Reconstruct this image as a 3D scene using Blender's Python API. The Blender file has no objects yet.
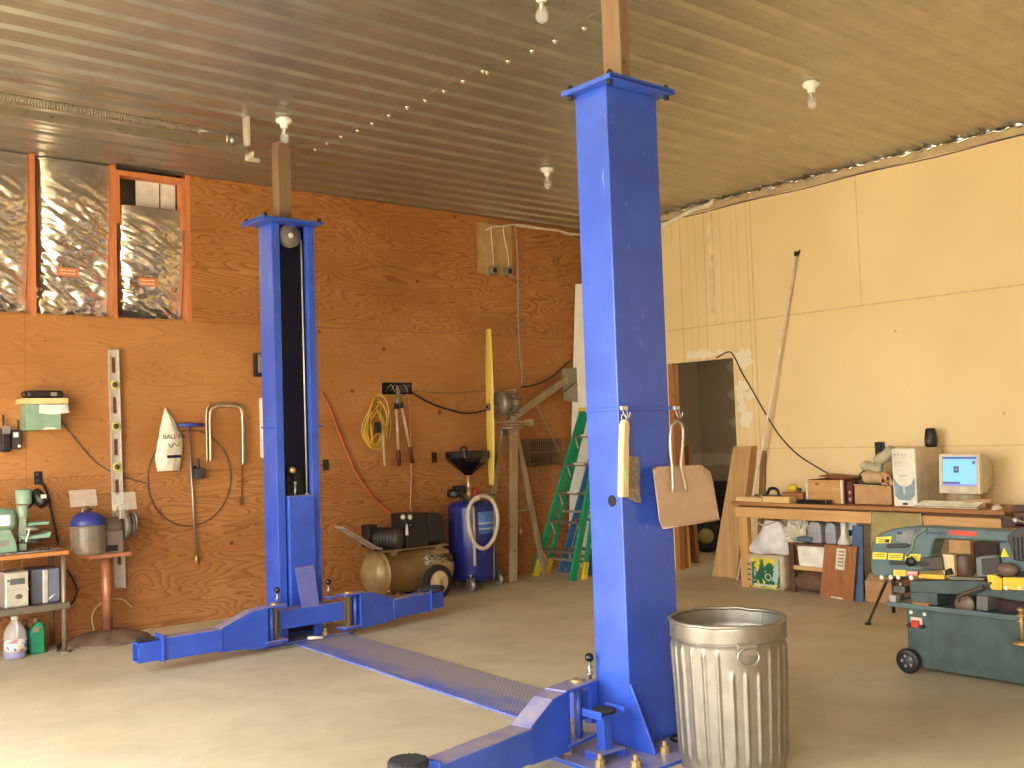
import bpy, math, random
from mathutils import Vector, Matrix, noise
random.seed(7)
V = Vector
sc = bpy.context.scene
COL = sc.collection
PI = math.pi

# ------------------------------------------------------------------ camera
FPX, YAW, PIT, ROL, CH = 1025.753, .6958, .0493, -.0335, 1.4288
D, W, H = 8.1149, 7.9851, 3.66
cF = V((math.sin(YAW)*math.cos(PIT), math.cos(YAW)*math.cos(PIT), math.sin(PIT)))
r0 = V((math.cos(YAW), -math.sin(YAW), 0)); u0 = r0.cross(cF)
cR = r0*math.cos(ROL)+u0*math.sin(ROL); cU = -r0*math.sin(ROL)+u0*math.cos(ROL)
O = V((0, 0, CH))
cd = bpy.data.cameras.new('camera'); cam = bpy.data.objects.new('camera', cd); COL.objects.link(cam)
m = Matrix((cR, cU, -cF)).transposed().to_4x4(); m.translation = O
cam.matrix_world = m
cd.sensor_width = 36; cd.lens = FPX/1024*36; cd.clip_start = .05
sc.camera = cam

# measured points of the photograph, as places in the room
def ray(x, y): return cF+cR*((x-512)/FPX)-cU*((y-384)/FPX)
def fl(x, y, z=0): d = ray(x, y); return O+d*((z-CH)/d.z)
def wy(x, y, Y=D): d = ray(x, y); return O+d*(Y/d.y)
def wx(x, y, X=W): d = ray(x, y); return O+d*(X/d.x)

# ------------------------------------------------------------------ materials
def lin(c):
    c = c/255
    return c/12.92 if c <= .04045 else ((c+.055)/1.055)**2.4
def rgb(r, g, b): return (lin(r), lin(g), lin(b), 1)
class NT:
    """small helper that writes node trees"""
    def __init__(s, name):
        s.m = bpy.data.materials.new(name); s.m.use_nodes = True
        s.t = s.m.node_tree; s.b = s.t.nodes['Principled BSDF']
    def n(s, typ, **k):
        q = s.t.nodes.new(typ)
        for a, v in k.items(): setattr(q, a, v)
        return q
    def put(s, sock, v):
        if isinstance(v, (int, float)): sock.default_value = v
        elif isinstance(v, tuple): sock.default_value = v
        else: s.t.links.new(v, sock)
    def math(s, op, a, b=0., c=0., clamp=False):
        q = s.n('ShaderNodeMath', operation=op); q.use_clamp = clamp
        s.put(q.inputs[0], a); s.put(q.inputs[1], b); s.put(q.inputs[2], c)
        return q.outputs[0]
    def coord(s):
        q = s.n('ShaderNodeTexCoord'); return q.outputs['Object']
    def xyz(s, v):
        q = s.n('ShaderNodeSeparateXYZ'); s.put(q.inputs[0], v); return q.outputs
    def comb(s, x, y, z):
        q = s.n('ShaderNodeCombineXYZ')
        for i, v in enumerate((x, y, z)): s.put(q.inputs[i], v)
        return q.outputs[0]
    def noise(s, vec, scale, detail=3, rough=.5, dist=0.):
        q = s.n('ShaderNodeTexNoise'); s.put(q.inputs['Vector'], vec)
        q.inputs['Scale'].default_value = scale; q.inputs['Detail'].default_value = detail
        q.inputs['Roughness'].default_value = rough; q.inputs['Distortion'].default_value = dist
        return q.outputs['Fac']
    def scale(s, vec, sx, sy, sz):
        q = s.n('ShaderNodeMapping'); s.put(q.inputs['Vector'], vec); q.inputs['Scale'].default_value = (sx, sy, sz)
        return q.outputs[0]
    def ramp(s, f, *stops):
        q = s.n('ShaderNodeValToRGB'); s.put(q.inputs[0], f)
        e = q.color_ramp.elements
        while len(e) < len(stops): e.new(.5)
        for i, (p, c) in enumerate(stops): e[i].position = p; e[i].color = c
        return q.outputs[0]
    def mix(s, f, a, b, mode='MIX'):
        q = s.n('ShaderNodeMix', data_type='RGBA', blend_type=mode)
        s.put(q.inputs[0], f); s.put(q.inputs[6], a); s.put(q.inputs[7], b)
        return q.outputs[2]
    def out(s, col, rough=.5, metal=0., bump=None, bstr=.2, bdist=.01, **k):
        s.put(s.b.inputs['Base Color'], col); s.put(s.b.inputs['Roughness'], rough); s.put(s.b.inputs['Metallic'], metal)
        if bump is not None:
            q = s.n('ShaderNodeBump'); q.inputs['Strength'].default_value = bstr; q.inputs['Distance'].default_value = bdist
            s.put(q.inputs['Height'], bump); s.t.links.new(q.outputs[0], s.b.inputs['Normal'])
        for a, v in k.items(): s.put(s.b.inputs[a.replace('_', ' ')], v)
        return s.m
_mc = {}
def M(r, g, b, rough=.5, metal=0., var=.12, sc_=9., bump=0.):
    key = (r, g, b, rough, metal, var, sc_, bump)
    if key in _mc: return _mc[key]
    t = NT('paint_%d_%d_%d' % (r, g, b)); c = rgb(r, g, b)
    f = t.noise(t.coord(), sc_, 4)
    lo = tuple(x*(1-var*1.6) for x in c[:3])+(1,); hi = tuple(min(1, x*(1+var)) for x in c[:3])+(1,)
    col = t.ramp(f, (.3, lo), (.7, hi))
    _mc[key] = t.out(col, rough, metal, f if bump else None, bump)
    return _mc[key]

def mat_plywood():
    t = NT('fir_plywood'); P = t.coord(); x, y, z = t.xyz(P)
    px_ = t.math('FLOOR', t.math('DIVIDE', t.math('ADD', x, .35), 2.44)); pz_ = t.math('FLOOR', t.math('DIVIDE', z, 1.22))
    wn = t.n('ShaderNodeTexWhiteNoise', noise_dimensions='3D'); t.put(wn.inputs['Vector'], t.comb(px_, pz_, 3.)); off = wn.outputs['Value']
    q = t.comb(t.math('ADD', t.math('MULTIPLY', x, .55), t.math('MULTIPLY', off, 37.)), t.math('MULTIPLY', off, 11.), t.math('MULTIPLY', z, 2.6))
    h = t.noise(q, 1.35, 2.5, .5, .4)
    ring = t.math('FRACT', t.math('MULTIPLY', h, 30.))
    ring = t.math('POWER', ring, 2.2)
    strong = t.math('ADD', t.math('ADD', t.math('MULTIPLY', off, .2), .26), t.math('MULTIPLY', t.math('ABSOLUTE', t.math('SUBTRACT', pz_, 1.)), .42))
    fine = t.noise(t.scale(P, 3., 3., 120.), 1., 3)
    blot = t.noise(t.scale(P, .8, 1., 1.6), 1.3, 3)
    col = t.ramp(blot, (.3, rgb(170, 113, 58)), (.7, rgb(194, 135, 77)))
    col = t.mix(t.math('MULTIPLY', ring, strong), col, rgb(116, 60, 22))
    col = t.mix(t.math('MULTIPLY', fine, .28), col, rgb(160, 98, 50))
    # knots
    vo = t.n('ShaderNodeTexVoronoi'); t.put(vo.inputs['Vector'], t.scale(P, 2.1, 1., 2.6)); vo.inputs['Scale'].default_value = 1.
    k = t.math('MULTIPLY', t.math('LESS_THAN', vo.outputs['Distance'], .05), .75)
    col = t.mix(k, col, rgb(84, 44, 20))
    # joints between sheets, nail rows
    fx = t.math('FRACT', t.math('DIVIDE', t.math('ADD', x, .35), 2.44)); fz = t.math('FRACT', t.math('DIVIDE', z, 1.22))
    s = t.math('MAXIMUM', t.math('LESS_THAN', fx, .0016), t.math('LESS_THAN', fz, .0035))
    col = t.mix(t.math('MULTIPLY', s, .6), col, rgb(96, 46, 16))
    nx = t.math('ABSOLUTE', t.math('SUBTRACT', t.math('FRACT', t.math('DIVIDE', x, .406)), .5))
    nz = t.math('ABSOLUTE', t.math('SUBTRACT', t.math('FRACT', t.math('DIVIDE', z, .3)), .5))
    nd = t.math('LESS_THAN', t.math('ADD', t.math('POWER', t.math('MULTIPLY', nx, .406), 2.), t.math('POWER', t.math('MULTIPLY', nz, .3), 2.)), .00004)
    col = t.mix(t.math('MULTIPLY', nd, .7), col, rgb(74, 40, 18))
    return t.out(col, .42, 0, ring, .04)
def mat_drywall():
    t = NT('cream_wallboard'); P = t.coord(); x, y, z = t.xyz(P)
    n = t.noise(P, 1.3, 4); n2 = t.noise(P, 14., 4)
    col = t.ramp(n, (.3, rgb(234, 206, 148)), (.72, rgb(243, 216, 158)))
    # fluted board above and beside the doorway (y > 5.92)
    fl_ = t.math('FRACT', t.math('DIVIDE', t.math('ADD', y, t.math('MULTIPLY', t.noise(t.scale(P, 1, 9., .05), 1., 1), .16)), .103))
    groove = t.math('MULTIPLY', t.math('LESS_THAN', fl_, .075), t.math('GREATER_THAN', y, 5.93))
    groove = t.math('MULTIPLY', groove, t.math('GREATER_THAN', t.noise(t.scale(P, 1, 11., .35), 1., 2), .43))
    col = t.mix(t.math('MULTIPLY', groove, .55), col, rgb(196, 152, 86))
    # sheet joints
    j = t.math('MAXIMUM', t.math('LESS_THAN', t.math('ABSOLUTE', t.math('SUBTRACT', z, 2.44)), .006), t.math('LESS_THAN', t.math('ABSOLUTE', t.math('SUBTRACT', z, 1.22)), .005))
    vj = t.math('MULTIPLY', t.math('LESS_THAN', t.math('ABSOLUTE', t.math('SUBTRACT', y, 4.82)), .005), t.math('GREATER_THAN', z, 2.44))
    vj2 = t.math('LESS_THAN', t.math('ABSOLUTE', t.math('SUBTRACT', y, 5.945)), .007)
    vj3 = t.math('LESS_THAN', t.math('ABSOLUTE', t.math('SUBTRACT', y, 2.38)), .005)
    j = t.math('MAXIMUM', t.math('MAXIMUM', j, vj), t.math('MAXIMUM', vj2, vj3))
    col = t.mix(t.math('MULTIPLY', j, t.math('MULTIPLY', n2, .8)), col, rgb(186, 146, 86))
    # dabs of white filler round the doorway head
    def dab(cy, cz, ry, rz):
        a = t.math('POWER', t.math('DIVIDE', t.math('SUBTRACT', y, cy), ry), 2.); b = t.math('POWER', t.math('DIVIDE', t.math('SUBTRACT', z, cz), rz), 2.)
        d = t.math('ADD', t.math('ADD', a, b), t.math('MULTIPLY', t.math('SUBTRACT', t.noise(P, 16., 4), .5), 3.2))
        return t.math('LESS_THAN', d, .75)
    ds = None
    for a in ((6.62, 2.17, .17, .06), (6.36, 2.17, .05, .04), (6.1, 2.08, .13, .11), (6.12, 1.82, .09, .06), (6.14, 1.66, .06, .13), (6.05, 1.73, .1, .05), (6.1, 1.5, .08, .09)):
        q = dab(*a); ds = q if ds is None else t.math('MAXIMUM', ds, q)
    col = t.mix(t.math('MULTIPLY', ds, .75), col, rgb(246, 236, 212))
    # small dings
    vo = t.n('ShaderNodeTexVoronoi'); t.put(vo.inputs['Vector'], P); vo.inputs['Scale'].default_value = 1.9
    col = t.mix(t.math('MULTIPLY', t.math('LESS_THAN', vo.outputs['Distance'], .028), .5), col, rgb(160, 118, 66))
    return t.out(col, .6, 0, n2, .05)
def mat_concrete():
    t = NT('dusty_concrete'); P = t.coord()
    a = t.noise(P, .9, 6, .6, .4); b = t.noise(P, 2.2, 7, .68, .5); c = t.noise(P, 38., 3)
    col = t.ramp(a, (.3, rgb(216, 196, 153)), (.7, rgb(234, 216, 174)))
    col = t.mix(t.ramp(b, (.4, (0, 0, 0, 1)), (.8, (.6, .6, .6, 1))), col, rgb(184, 166, 130))
    col = t.mix(t.ramp(b, (.18, (.5, .5, .5, 1)), (.36, (0, 0, 0, 1))), col, rgb(238, 224, 192))
    d = t.noise(P, 2.7, 6, .75, .8)
    col = t.mix(t.ramp(d, (.68, (0, 0, 0, 1)), (.8, (.4, .4, .4, 1))), col, rgb(108, 96, 78))
    col = t.mix(t.math('MULTIPLY', c, .12), col, rgb(130, 110, 80))
    return t.out(col, t.math('ADD', t.math('MULTIPLY', b, .25), .42), 0, c, .05)
def mat_galv(name, r, g, b, rough, scale=7., metal=.85):
    t = NT(name); P = t.coord()
    n = t.noise(P, scale, 5, .6); n2 = t.noise(t.scale(P, .4, 3., 3.), 2.2, 4)
    c = rgb(r, g, b)
    col = t.ramp(n, (.3, tuple(q*.78 for q in c[:3])+(1,)), (.7, c))
    col = t.mix(t.math('MULTIPLY', n2, .3), col, tuple(q*.6 for q in c[:3])+(1,))
    return t.out(col, t.math('ADD', t.math('MULTIPLY', n, .16), rough-.08), metal, n, .03)
def mat_blue(dust=0.):
    t = NT('blue_enamel' if not dust else 'dusty_blue_enamel'); P = t.coord()
    n = t.noise(P, 5., 4); s = t.noise(t.scale(P, 9., 9., 1.6), 6., 3, .7)
    col = t.ramp(n, (.3, rgb(46, 76, 172)), (.7, rgb(56, 90, 192)))
    col = t.mix(t.ramp(s, (.68, (0, 0, 0, 1)), (.72, (.5, .5, .5, 1))), col, rgb(150, 170, 226))
    if dust:
        d = t.noise(t.scale(P, 1., 1., 1.), 11., 6, .7); g = t.n('ShaderNodeNewGeometry'); up = t.xyz(g.outputs['Normal'])[2]
        f = t.math('MULTIPLY', t.math('MULTIPLY', d, t.math('MAXIMUM', up, 0.)), dust, clamp=True)
        col = t.mix(f, col, rgb(172, 156, 148))
    return t.out(col, .32, 0, None, Coat_Weight=.25, Coat_Roughness=.2)
def mat_treadplate():
    t = NT('worn_tread_plate'); P = t.coord(); x, y, z = t.xyz(P)
    u = t.math('MULTIPLY', t.math('ADD', x, y), 110.); v = t.math('MULTIPLY', t.math('SUBTRACT', x, y), 110.)
    ch = t.math('MULTIPLY', t.math('SINE', u), t.math('SINE', v))
    lum = t.math('GREATER_THAN', t.math('ABSOLUTE', ch), .55)
    d = t.noise(t.scale(P, 1.6, .7, 1.), 3.5, 6, .65, .4)
    # the side away from the door is the trodden one
    side = t.math('MULTIPLY', t.math('ADD', t.math('SUBTRACT', x, t.math('MULTIPLY', y, .05)), -.0), 1.5)
    f = t.ramp(t.math('ADD', d, side), (.16, (.15, .15, .15, 1)), (.44, (.9, .9, .9, 1)))
    dusty = t.mix(lum, rgb(164, 152, 146), rgb(196, 184, 174))
    blue = t.mix(lum, rgb(78, 102, 200), rgb(104, 124, 212))
    col = t.mix(f, blue, dusty)
    return t.out(col, .5, .1, ch, .5, .004)
def mat_wood(name, a, b, axis=2, freq=1., rough=.6):
    t = NT(name); P = t.coord(); s = [16.*freq]*3; s[axis] = 1.1*freq
    n = t.noise(t.scale(P, *s), 1.4, 4, .6, .7); n2 = t.noise(P, 4., 3)
    col = t.ramp(n, (.3, rgb(*a)), (.7, rgb(*b)))
    col = t.mix(t.math('MULTIPLY', n2, .25), col, rgb(*[int(q*.75) for q in a]))
    vo = t.n('ShaderNodeTexVoronoi'); t.put(vo.inputs['Vector'], P); vo.inputs['Scale'].default_value = 5.
    col = t.mix(t.math('MULTIPLY', t.math('LESS_THAN', vo.outputs['Distance'], .07), .55), col, rgb(*[int(q*.5) for q in a]))
    return t.out(col, rough, 0, n, .05)
def mat_foil():
    t = NT('silver_facing'); P = t.coord()
    n = t.noise(P, 7., 3)
    return t.out(t.ramp(n, (.3, rgb(214, 204, 188)), (.7, rgb(244, 236, 224))), .2, .86)
def mat_glass(name, c, alpha):
    t = NT(name)
    return t.out(c, .12, 0, None, Alpha=alpha)
def mat_emit(name, c, s):
    t = NT(name); return t.out((0.02, .02, .02, 1), .4, 0, None, Emission_Color=c, Emission_Strength=s)

PLY = mat_plywood(); DRY = mat_drywall(); CONC = mat_concrete()
CEIL = mat_galv('galvanised_sheet', 196, 188, 172, .34, 5., .85); GALV = mat_galv('zinc_can', 164, 156, 140, .46, 18., .85)
STEEL = mat_galv('bare_steel', 176, 172, 164, .35, 20.); ALU = mat_galv('aluminium', 226, 216, 198, .42, 20., .4)
BLUE = mat_blue(); BLUED = mat_blue(1.5); TREAD = mat_treadplate()
STUD = mat_wood('stud_lumber', (198, 112, 62), (222, 140, 84)); PINE = mat_wood('pine_lumber', (208, 156, 92), (230, 182, 118), 1)
PINEV = mat_wood('pine_upright', (206, 150, 82), (228, 176, 108), 2); OLDW = mat_wood('old_grey_wood', (150, 126, 92), (178, 152, 112), 2)
BEAM = mat_wood('sawn_beam', (186, 142, 86), (218, 174, 112), 2); BENCH = mat_wood('bench_top', (168, 112, 60), (196, 138, 80), 1)
TUBE = mat_wood('rust_brown_tube', (126, 100, 72), (152, 124, 90), 2, .5, .5)
BLACK = M(26, 25, 26, .45); BLACKG = M(18, 18, 20, .22); RUB = M(38, 36, 34, .8, 0, .2, 30)
GREEN_L = M(28, 150, 98, .42); BLUE_L = M(44, 104, 150, .45); YEL = M(232, 200, 44, .5); YELP = mat_wood('yellow_varnish', (214, 182, 72), (230, 200, 92), 2, .4, .35)
TANK = M(172, 140, 92, .35, .15); DRAINB = M(36, 44, 118, .28); MINT = M(140, 170, 142, .45); SAW = M(68, 83, 78, .45, 0, .18)
CREAM = M(236, 228, 204, .5); WHITE = M(240, 236, 226, .5); GREY = M(140, 136, 132, .5); DGREY = M(78, 76, 76, .5)
ORANGE = M(226, 110, 48, .5); RED = M(196, 52, 36, .5); BRASS = M(194, 166, 110, .4, .6); COPPER = M(196, 126, 84, .4, .25)
PORC = M(236, 230, 214, .3); GLASS = mat_glass('clear_bulb_glass', rgb(250, 248, 240), .2); PLAST = mat_glass('clear_plastic_shield', rgb(236, 226, 206), .3)
CLOUDY = mat_glass('cloudy_plastic', rgb(240, 234, 222), .34); FOIL = mat_foil(); DARK = M(34, 30, 28, .8)
PAPER = M(238, 230, 208, .7); RUST = M(136, 86, 56, .7, 0, .3, 14); KRAFT = M(196, 152, 98, .7)

# ------------------------------------------------------------------ mesh helpers
class G:
    def __init__(s, R=None): s.v = []; s.f = []; s.sm = []; s.R = R
    def add(s, vs, fs, smooth=False):
        n = len(s.v)
        for p in vs:
            p = V(p); s.v.append(s.R @ p if s.R else p)
        for f in fs: s.f.append([i+n for i in f]); s.sm.append(smooth)
        return s
    def box(s, x0, x1, y0, y1, z0, z1):
        return s.add([(x0,y0,z0),(x1,y0,z0),(x1,y1,z0),(x0,y1,z0),(x0,y0,z1),(x1,y0,z1),(x1,y1,z1),(x0,y1,z1)],
                     [(3,2,1,0),(4,5,6,7),(0,1,5,4),(1,2,6,5),(2,3,7,6),(3,0,4,7)])
    def bar(s, a, b, w, h, side=None):
        a, b = V(a), V(b); t = (b-a).normalized()
        q = V(side) if side else (V((0,0,1)) if abs(t.z) < .9 else V((1,0,0)))
        u = t.cross(q).normalized(); k = u.cross(t).normalized()
        vs = [p+u*(w/2*i)+k*(h/2*j) for p in (a, b) for i, j in ((-1,-1),(1,-1),(1,1),(-1,1))]
        return s.add(vs, [(3,2,1,0),(4,5,6,7),(0,1,5,4),(1,2,6,5),(2,3,7,6),(3,0,4,7)])
    def prism(s, poly, d):
        poly = [V(p) for p in poly]; d = V(d); n = len(poly)
        nrm = V((0,0,0))
        for i in range(n): nrm += poly[i].cross(poly[(i+1) % n])
        if nrm.dot(d) > 0: poly.reverse()
        vs = poly+[p+d for p in poly]
        return s.add(vs, [list(range(n)), list(range(2*n-1, n-1, -1))]+[(i, i+n, (i+1) % n+n, (i+1) % n) for i in range(n)])
    def tube(s, pts, r, n=8, closed=False, cap=True):
        pts = [V(p) for p in pts]; N = len(pts); rr = r if isinstance(r, (list, tuple)) else [r]*N
        T = []
        for i in range(N):
            a = pts[(i-1) % N] if closed or i else pts[0]; b = pts[(i+1) % N] if closed or i < N-1 else pts[-1]
            d = b-a; T.append(d.normalized() if d.length > 1e-9 else V((0,0,1)))
        u = T[0].orthogonal().normalized(); rings = []; vs = []
        for i in range(N):
            u = (u-T[i]*u.dot(T[i])).normalized(); w = T[i].cross(u)
            vs += [pts[i]+(u*math.cos(k*2*PI/n)+w*math.sin(k*2*PI/n))*rr[i] for k in range(n)]
        fs = []
        for i in range(N if closed else N-1):
            j = (i+1) % N
            for k in range(n): k2 = (k+1) % n; fs.append((i*n+k, i*n+k2, j*n+k2, j*n+k))
        s.add(vs, fs, True)
        if cap and not closed:
            m0 = len(s.v)-N*n; s.f.append([m0+k for k in range(n-1, -1, -1)]); s.sm.append(False)
            s.f.append([m0+(N-1)*n+k for k in range(n)]); s.sm.append(False)
        return s
    def cyl(s, a, b, r, r2=None, n=20): return s.tube([a, b], [r, r if r2 is None else r2], n)
    def lathe(s, c, prof, n=28, axis=(0,0,1), smooth=True):
        c = V(c); ax = V(axis).normalized(); u = ax.orthogonal().normalized(); w = ax.cross(u); vs = []; fs = []
        for r, h in prof:
            vs += [c+ax*h+(u*math.cos(k*2*PI/n)+w*math.sin(k*2*PI/n))*max(r, 1e-4) for k in range(n)]
        for i in range(len(prof)-1):
            for k in range(n): k2 = (k+1) % n; fs.append((i*n+k, i*n+k2, (i+1)*n+k2, (i+1)*n+k))
        return s.add(vs, fs, smooth)
    def ball(s, c, r, sx=1, sy=1, sz=1, n=16, k=10):
        c = V(c); vs = []; fs = []
        for i in range(k+1):
            a = PI*i/k-PI/2
            for j in range(n): b = 2*PI*j/n; vs.append(c+V((r*sx*math.cos(a)*math.cos(b), r*sy*math.cos(a)*math.sin(b), r*sz*math.sin(a))))
        for i in range(k):
            for j in range(n): j2 = (j+1) % n; fs.append((i*n+j, i*n+j2, (i+1)*n+j2, (i+1)*n+j))
        return s.add(vs, fs, True)
    def torus(s, c, R_, r, axis=(0,0,1), n=28, k=8, a0=0, a1=2*PI):
        c = V(c); ax = V(axis).normalized(); u = ax.orthogonal().normalized(); w = ax.cross(u); full = abs(a1-a0-2*PI) < 1e-6
        N = n if full else n+1
        return s.tube([c+(u*math.cos(a0+(a1-a0)*i/n)+w*math.sin(a0+(a1-a0)*i/n))*R_ for i in range(N)], r, k, full)
    def grid(s, fn, nu, nv, smooth=True):
        vs = [fn(i/nu, j/nv) for j in range(nv+1) for i in range(nu+1)]
        return s.add(vs, [(j*(nu+1)+i, j*(nu+1)+i+1, (j+1)*(nu+1)+i+1, (j+1)*(nu+1)+i) for j in range(nv) for i in range(nu)], smooth)
    def build(s, name, mat, parent=None, bevel=0., solid=0., seg=2, sub=0):
        if parent is not None: o_ = LOC[parent]
        else:
            xs = [p.x for p in s.v]; ys = [p.y for p in s.v]; o_ = V(((min(xs)+max(xs))/2, (min(ys)+max(ys))/2, min(p.z for p in s.v)))
        me = bpy.data.meshes.new(name); me.from_pydata([p-o_ for p in s.v], [], s.f); me.update()
        for p, f in zip(me.polygons, s.sm): p.use_smooth = f
        me.materials.append(mat)
        o = bpy.data.objects.new(name, me); COL.objects.link(o); LOC[o] = o_
        if parent is not None: o.parent = parent
        else: o.location = o_
        if solid: q = o.modifiers.new('thickness', 'SOLIDIFY'); q.thickness = solid; q.offset = 0
        if sub: q = o.modifiers.new('smooth', 'SUBSURF'); q.levels = q.render_levels = sub
        if bevel:
            q = o.modifiers.new('edge', 'BEVEL'); q.width = bevel; q.segments = seg; q.limit_method = 'ANGLE'; q.angle_limit = math.radians(40)
        return o
LOC = {}
def thing(name, label, cat, loc, group=None):
    o = bpy.data.objects.new(name, None); COL.objects.link(o); o.location = V(loc); o.empty_display_size = .1
    LOC[o] = V(loc); return tag(o, label, cat, group)
def tag(o, label, cat, group=None):
    o['label'] = label; o['category'] = cat; o['kind'] = 'thing'
    if group: o['group'] = group
    return o
def struct(o):
    o['kind'] = 'structure'; o.data.transform(Matrix.Translation(o.location)); o.location = (0, 0, 0); LOC[o] = V((0, 0, 0)); return o
def text(name, body, loc, size, rot, mat, parent, shear=0., sx=1.):
    c = bpy.data.curves.new(name, 'FONT'); c.body = body; c.size = size; c.extrude = .0006; c.align_x = 'CENTER'; c.align_y = 'CENTER'; c.shear = shear
    c.materials.append(mat); c.resolution_u = 3
    q = bpy.data.objects.new('lettering_curve', c); COL.objects.link(q); bpy.context.view_layer.update()
    me = bpy.data.meshes.new_from_object(q.evaluated_get(bpy.context.evaluated_depsgraph_get()))
    bpy.data.objects.remove(q); bpy.data.curves.remove(c); me.name = name
    if not me.materials: me.materials.append(mat)
    o = bpy.data.objects.new(name, me); COL.objects.link(o); o.parent = parent; o.location = V(loc)-LOC[parent]; o.rotation_euler = rot; o.scale = (sx, 1, 1)
    LOC[o] = V(loc); return o
RY = (PI/2, 0, 0); RX = (PI/2, 0, -PI/2)       # lettering facing -y, facing -x
def cr(pts, n=8, closed=False):
    pts = [V(p) for p in pts]; N = len(pts); out = []
    for i in range(N if closed else N-1):
        g = lambda k: pts[k % N] if closed else pts[max(0, min(N-1, k))]
        a, b, c, d = g(i-1), g(i), g(i+1), g(i+2)
        for j in range(n):
            t = j/n; out.append(.5*((2*b)+(c-a)*t+(2*a-5*b+4*c-d)*t*t+(3*b-a-3*c+d)*t**3))
    if not closed: out.append(pts[-1])
    return out
def PY(pts, Y): return [wy(a, b, Y) for a, b in pts]
def PX(pts, X): return [wx(a, b, X) for a, b in pts]
def holes(g, axis, c0, c1, u0, u1, z0, z1, hs):
    """a wall slab with rectangular openings; axis 'y' -> slab between y=c0 and c1, u runs along x"""
    us = sorted({u0, u1, *[h[0] for h in hs], *[h[1] for h in hs]}); zs = sorted({z0, z1, *[h[2] for h in hs], *[h[3] for h in hs]})
    us = [u for u in us if u0 <= u <= u1]; zs = [z for z in zs if z0 <= z <= z1]
    for a, b in zip(us, us[1:]):
        run = []
        for c, d in zip(zs, zs[1:]):
            if any(h[0] <= a and b <= h[1] and h[2] <= c and d <= h[3] for h in hs): continue
            if run and abs(run[-1][1]-c) < 1e-9: run[-1][1] = d
            else: run.append([c, d])
        for c, d in run:
            if axis == 'y': g.box(a, b, c0, c1, c, d)
            else: g.box(c0, c1, a, b, c, d)
    return g
# ================================================================== SETTING
XL, XR2, YF = -.8, 10.6, -4.2
struct(G().box(XL-.15, XR2, YF-.15, D+.4, -.12, 0).build('floor', CONC))
# plywood wall: stud bays left open at the top, cut-outs for a junction box and for wiring
bx = [1.56, 2.154, 2.753, 3.34]
cutA = (wy(382, 388, D).x, wy(412, 388, D).x, wy(397, 394.5, D).z, wy(397, 382.5, D).z)
cutB = (wy(476, 240, D).x, wy(513, 240, D).x, wy(495, 275, D).z, wy(495, 224, D).z)
g = holes(G(), 'y', D, D+.02, XL, W+.12, 0, H, [(bx[0], bx[-1], 2.452, H), cutA, cutB])
struct(g.build('wall_back', PLY))
g = G().box(XL-.15, XR2, D+.21, D+.25, 0, H+.2)
struct(g.build('wall_outer', mat_galv('dark_outer_cladding', 120, 108, 92, .5)))
g = G().box(cutB[0]-.02, cutB[1]+.02, D+.022, D+.05, cutB[2]-.02, cutB[3]+.02)
struct(g.build('trim_1', M(196, 160, 104, .7)))
g = G()
for x in (1.545, 2.154, 2.753, 3.355): g.box(x-.019, x+.019, D-.004, D+.14, 2.44, H)
struct(g.build('trim_2', STUD))
g = G().box(bx[2]+.02, bx[3]-.005, D-.002, D+.1, H-.075, H-.035).box(bx[2]+.02, bx[2]+.05, D-.001, D+.1, 3.2, H-.075).box(bx[3]-.035, bx[3]-.005, D-.001, D+.1, 3.2, H-.075)
struct(g.build('trim_3', STUD))
struct(G().box(bx[2]+.22, bx[3]-.04, D+.12, D+.13, 3.3, H-.03).build('trim_8', M(226, 218, 206, .5)))
struct(G().box(bx[2]+.41, bx[2]+.418, D+.115, D+.12, 3.3, H-.03).build('trim_9', DGREY))
# cream wall with the doorway
dy0, dy1, dz = 6.219, 7.05, 2.1
g = holes(G(), 'x', W, W+.075, YF, D+.16, 0, H, [(dy0, dy1, 0, dz)])
struct(g.build('wall_right', DRY))
g = G().box(W-.004, W+.08, dy1-.06, dy1, 0, dz)
struct(g.build('door_1', mat_wood('door_stud', (158, 98, 48), (184, 122, 66), 2)))
g = G()
for i in range(46):                      # crumpled edge of sheeting along the head of the wall
    y = YF+.1+i*.27
    if y > 7.9: break
    pts = [(W-.03-random.random()*.025, y+k*.04, H-.004-random.random()*.03) for k in range(7)]
    g.tube(pts, [.004+random.random()*.009 for _ in pts], 6)
struct(g.build('trim_4', FOIL))
struct(G().box(W-.022, W, YF, D, H-.075, H-.01).build('trim_5', M(196, 172, 128, .6)))
struct(G().tube(cr([(W-.012, y, H-.088-.006*math.sin(y*5)) for y in [YF+.2+i*.35 for i in range(34)] if y < 7.95], 3), .005, 6).build('trim_6', DGREY))
struct(G().box(W-.014, W, 6.40, 6.455, 2.46, H-.08).build('trim_10', M(240, 218, 168, .6)))
# back room seen through the doorway
t = NT('taped_grey_wallboard'); P = t.coord(); x, y, z = t.xyz(P)
st = t.math('LESS_THAN', t.math('ADD', t.math('ABSOLUTE', t.math('SUBTRACT', z, 1.05)), t.math('MULTIPLY', t.noise(P, 9., 3), .06)), .1)
st2 = t.math('LESS_THAN', t.math('ADD', t.math('ABSOLUTE', t.math('SUBTRACT', t.math('FRACT', t.math('DIVIDE', z, .33)), .5)), t.math('MULTIPLY', t.math('ABSOLUTE', t.math('SUBTRACT', y, 7.62)), 2.5)), .22)
c = t.mix(t.math('MULTIPLY', t.math('MAXIMUM', st, st2), .55), rgb(150, 136, 112), rgb(196, 184, 160))
BK = t.out(c, .8)
struct(G().box(9.75, 9.85, 4.6, D+.16, 0, 2.7).build('wall_back_room', BK))
struct(G().box(W+.12, 9.85, 4.5, 4.6, 0, 2.7).box(W+.12, 9.85, D+.02, D+.1, 0, 2.7).build('wall_partition', BK))
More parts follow.
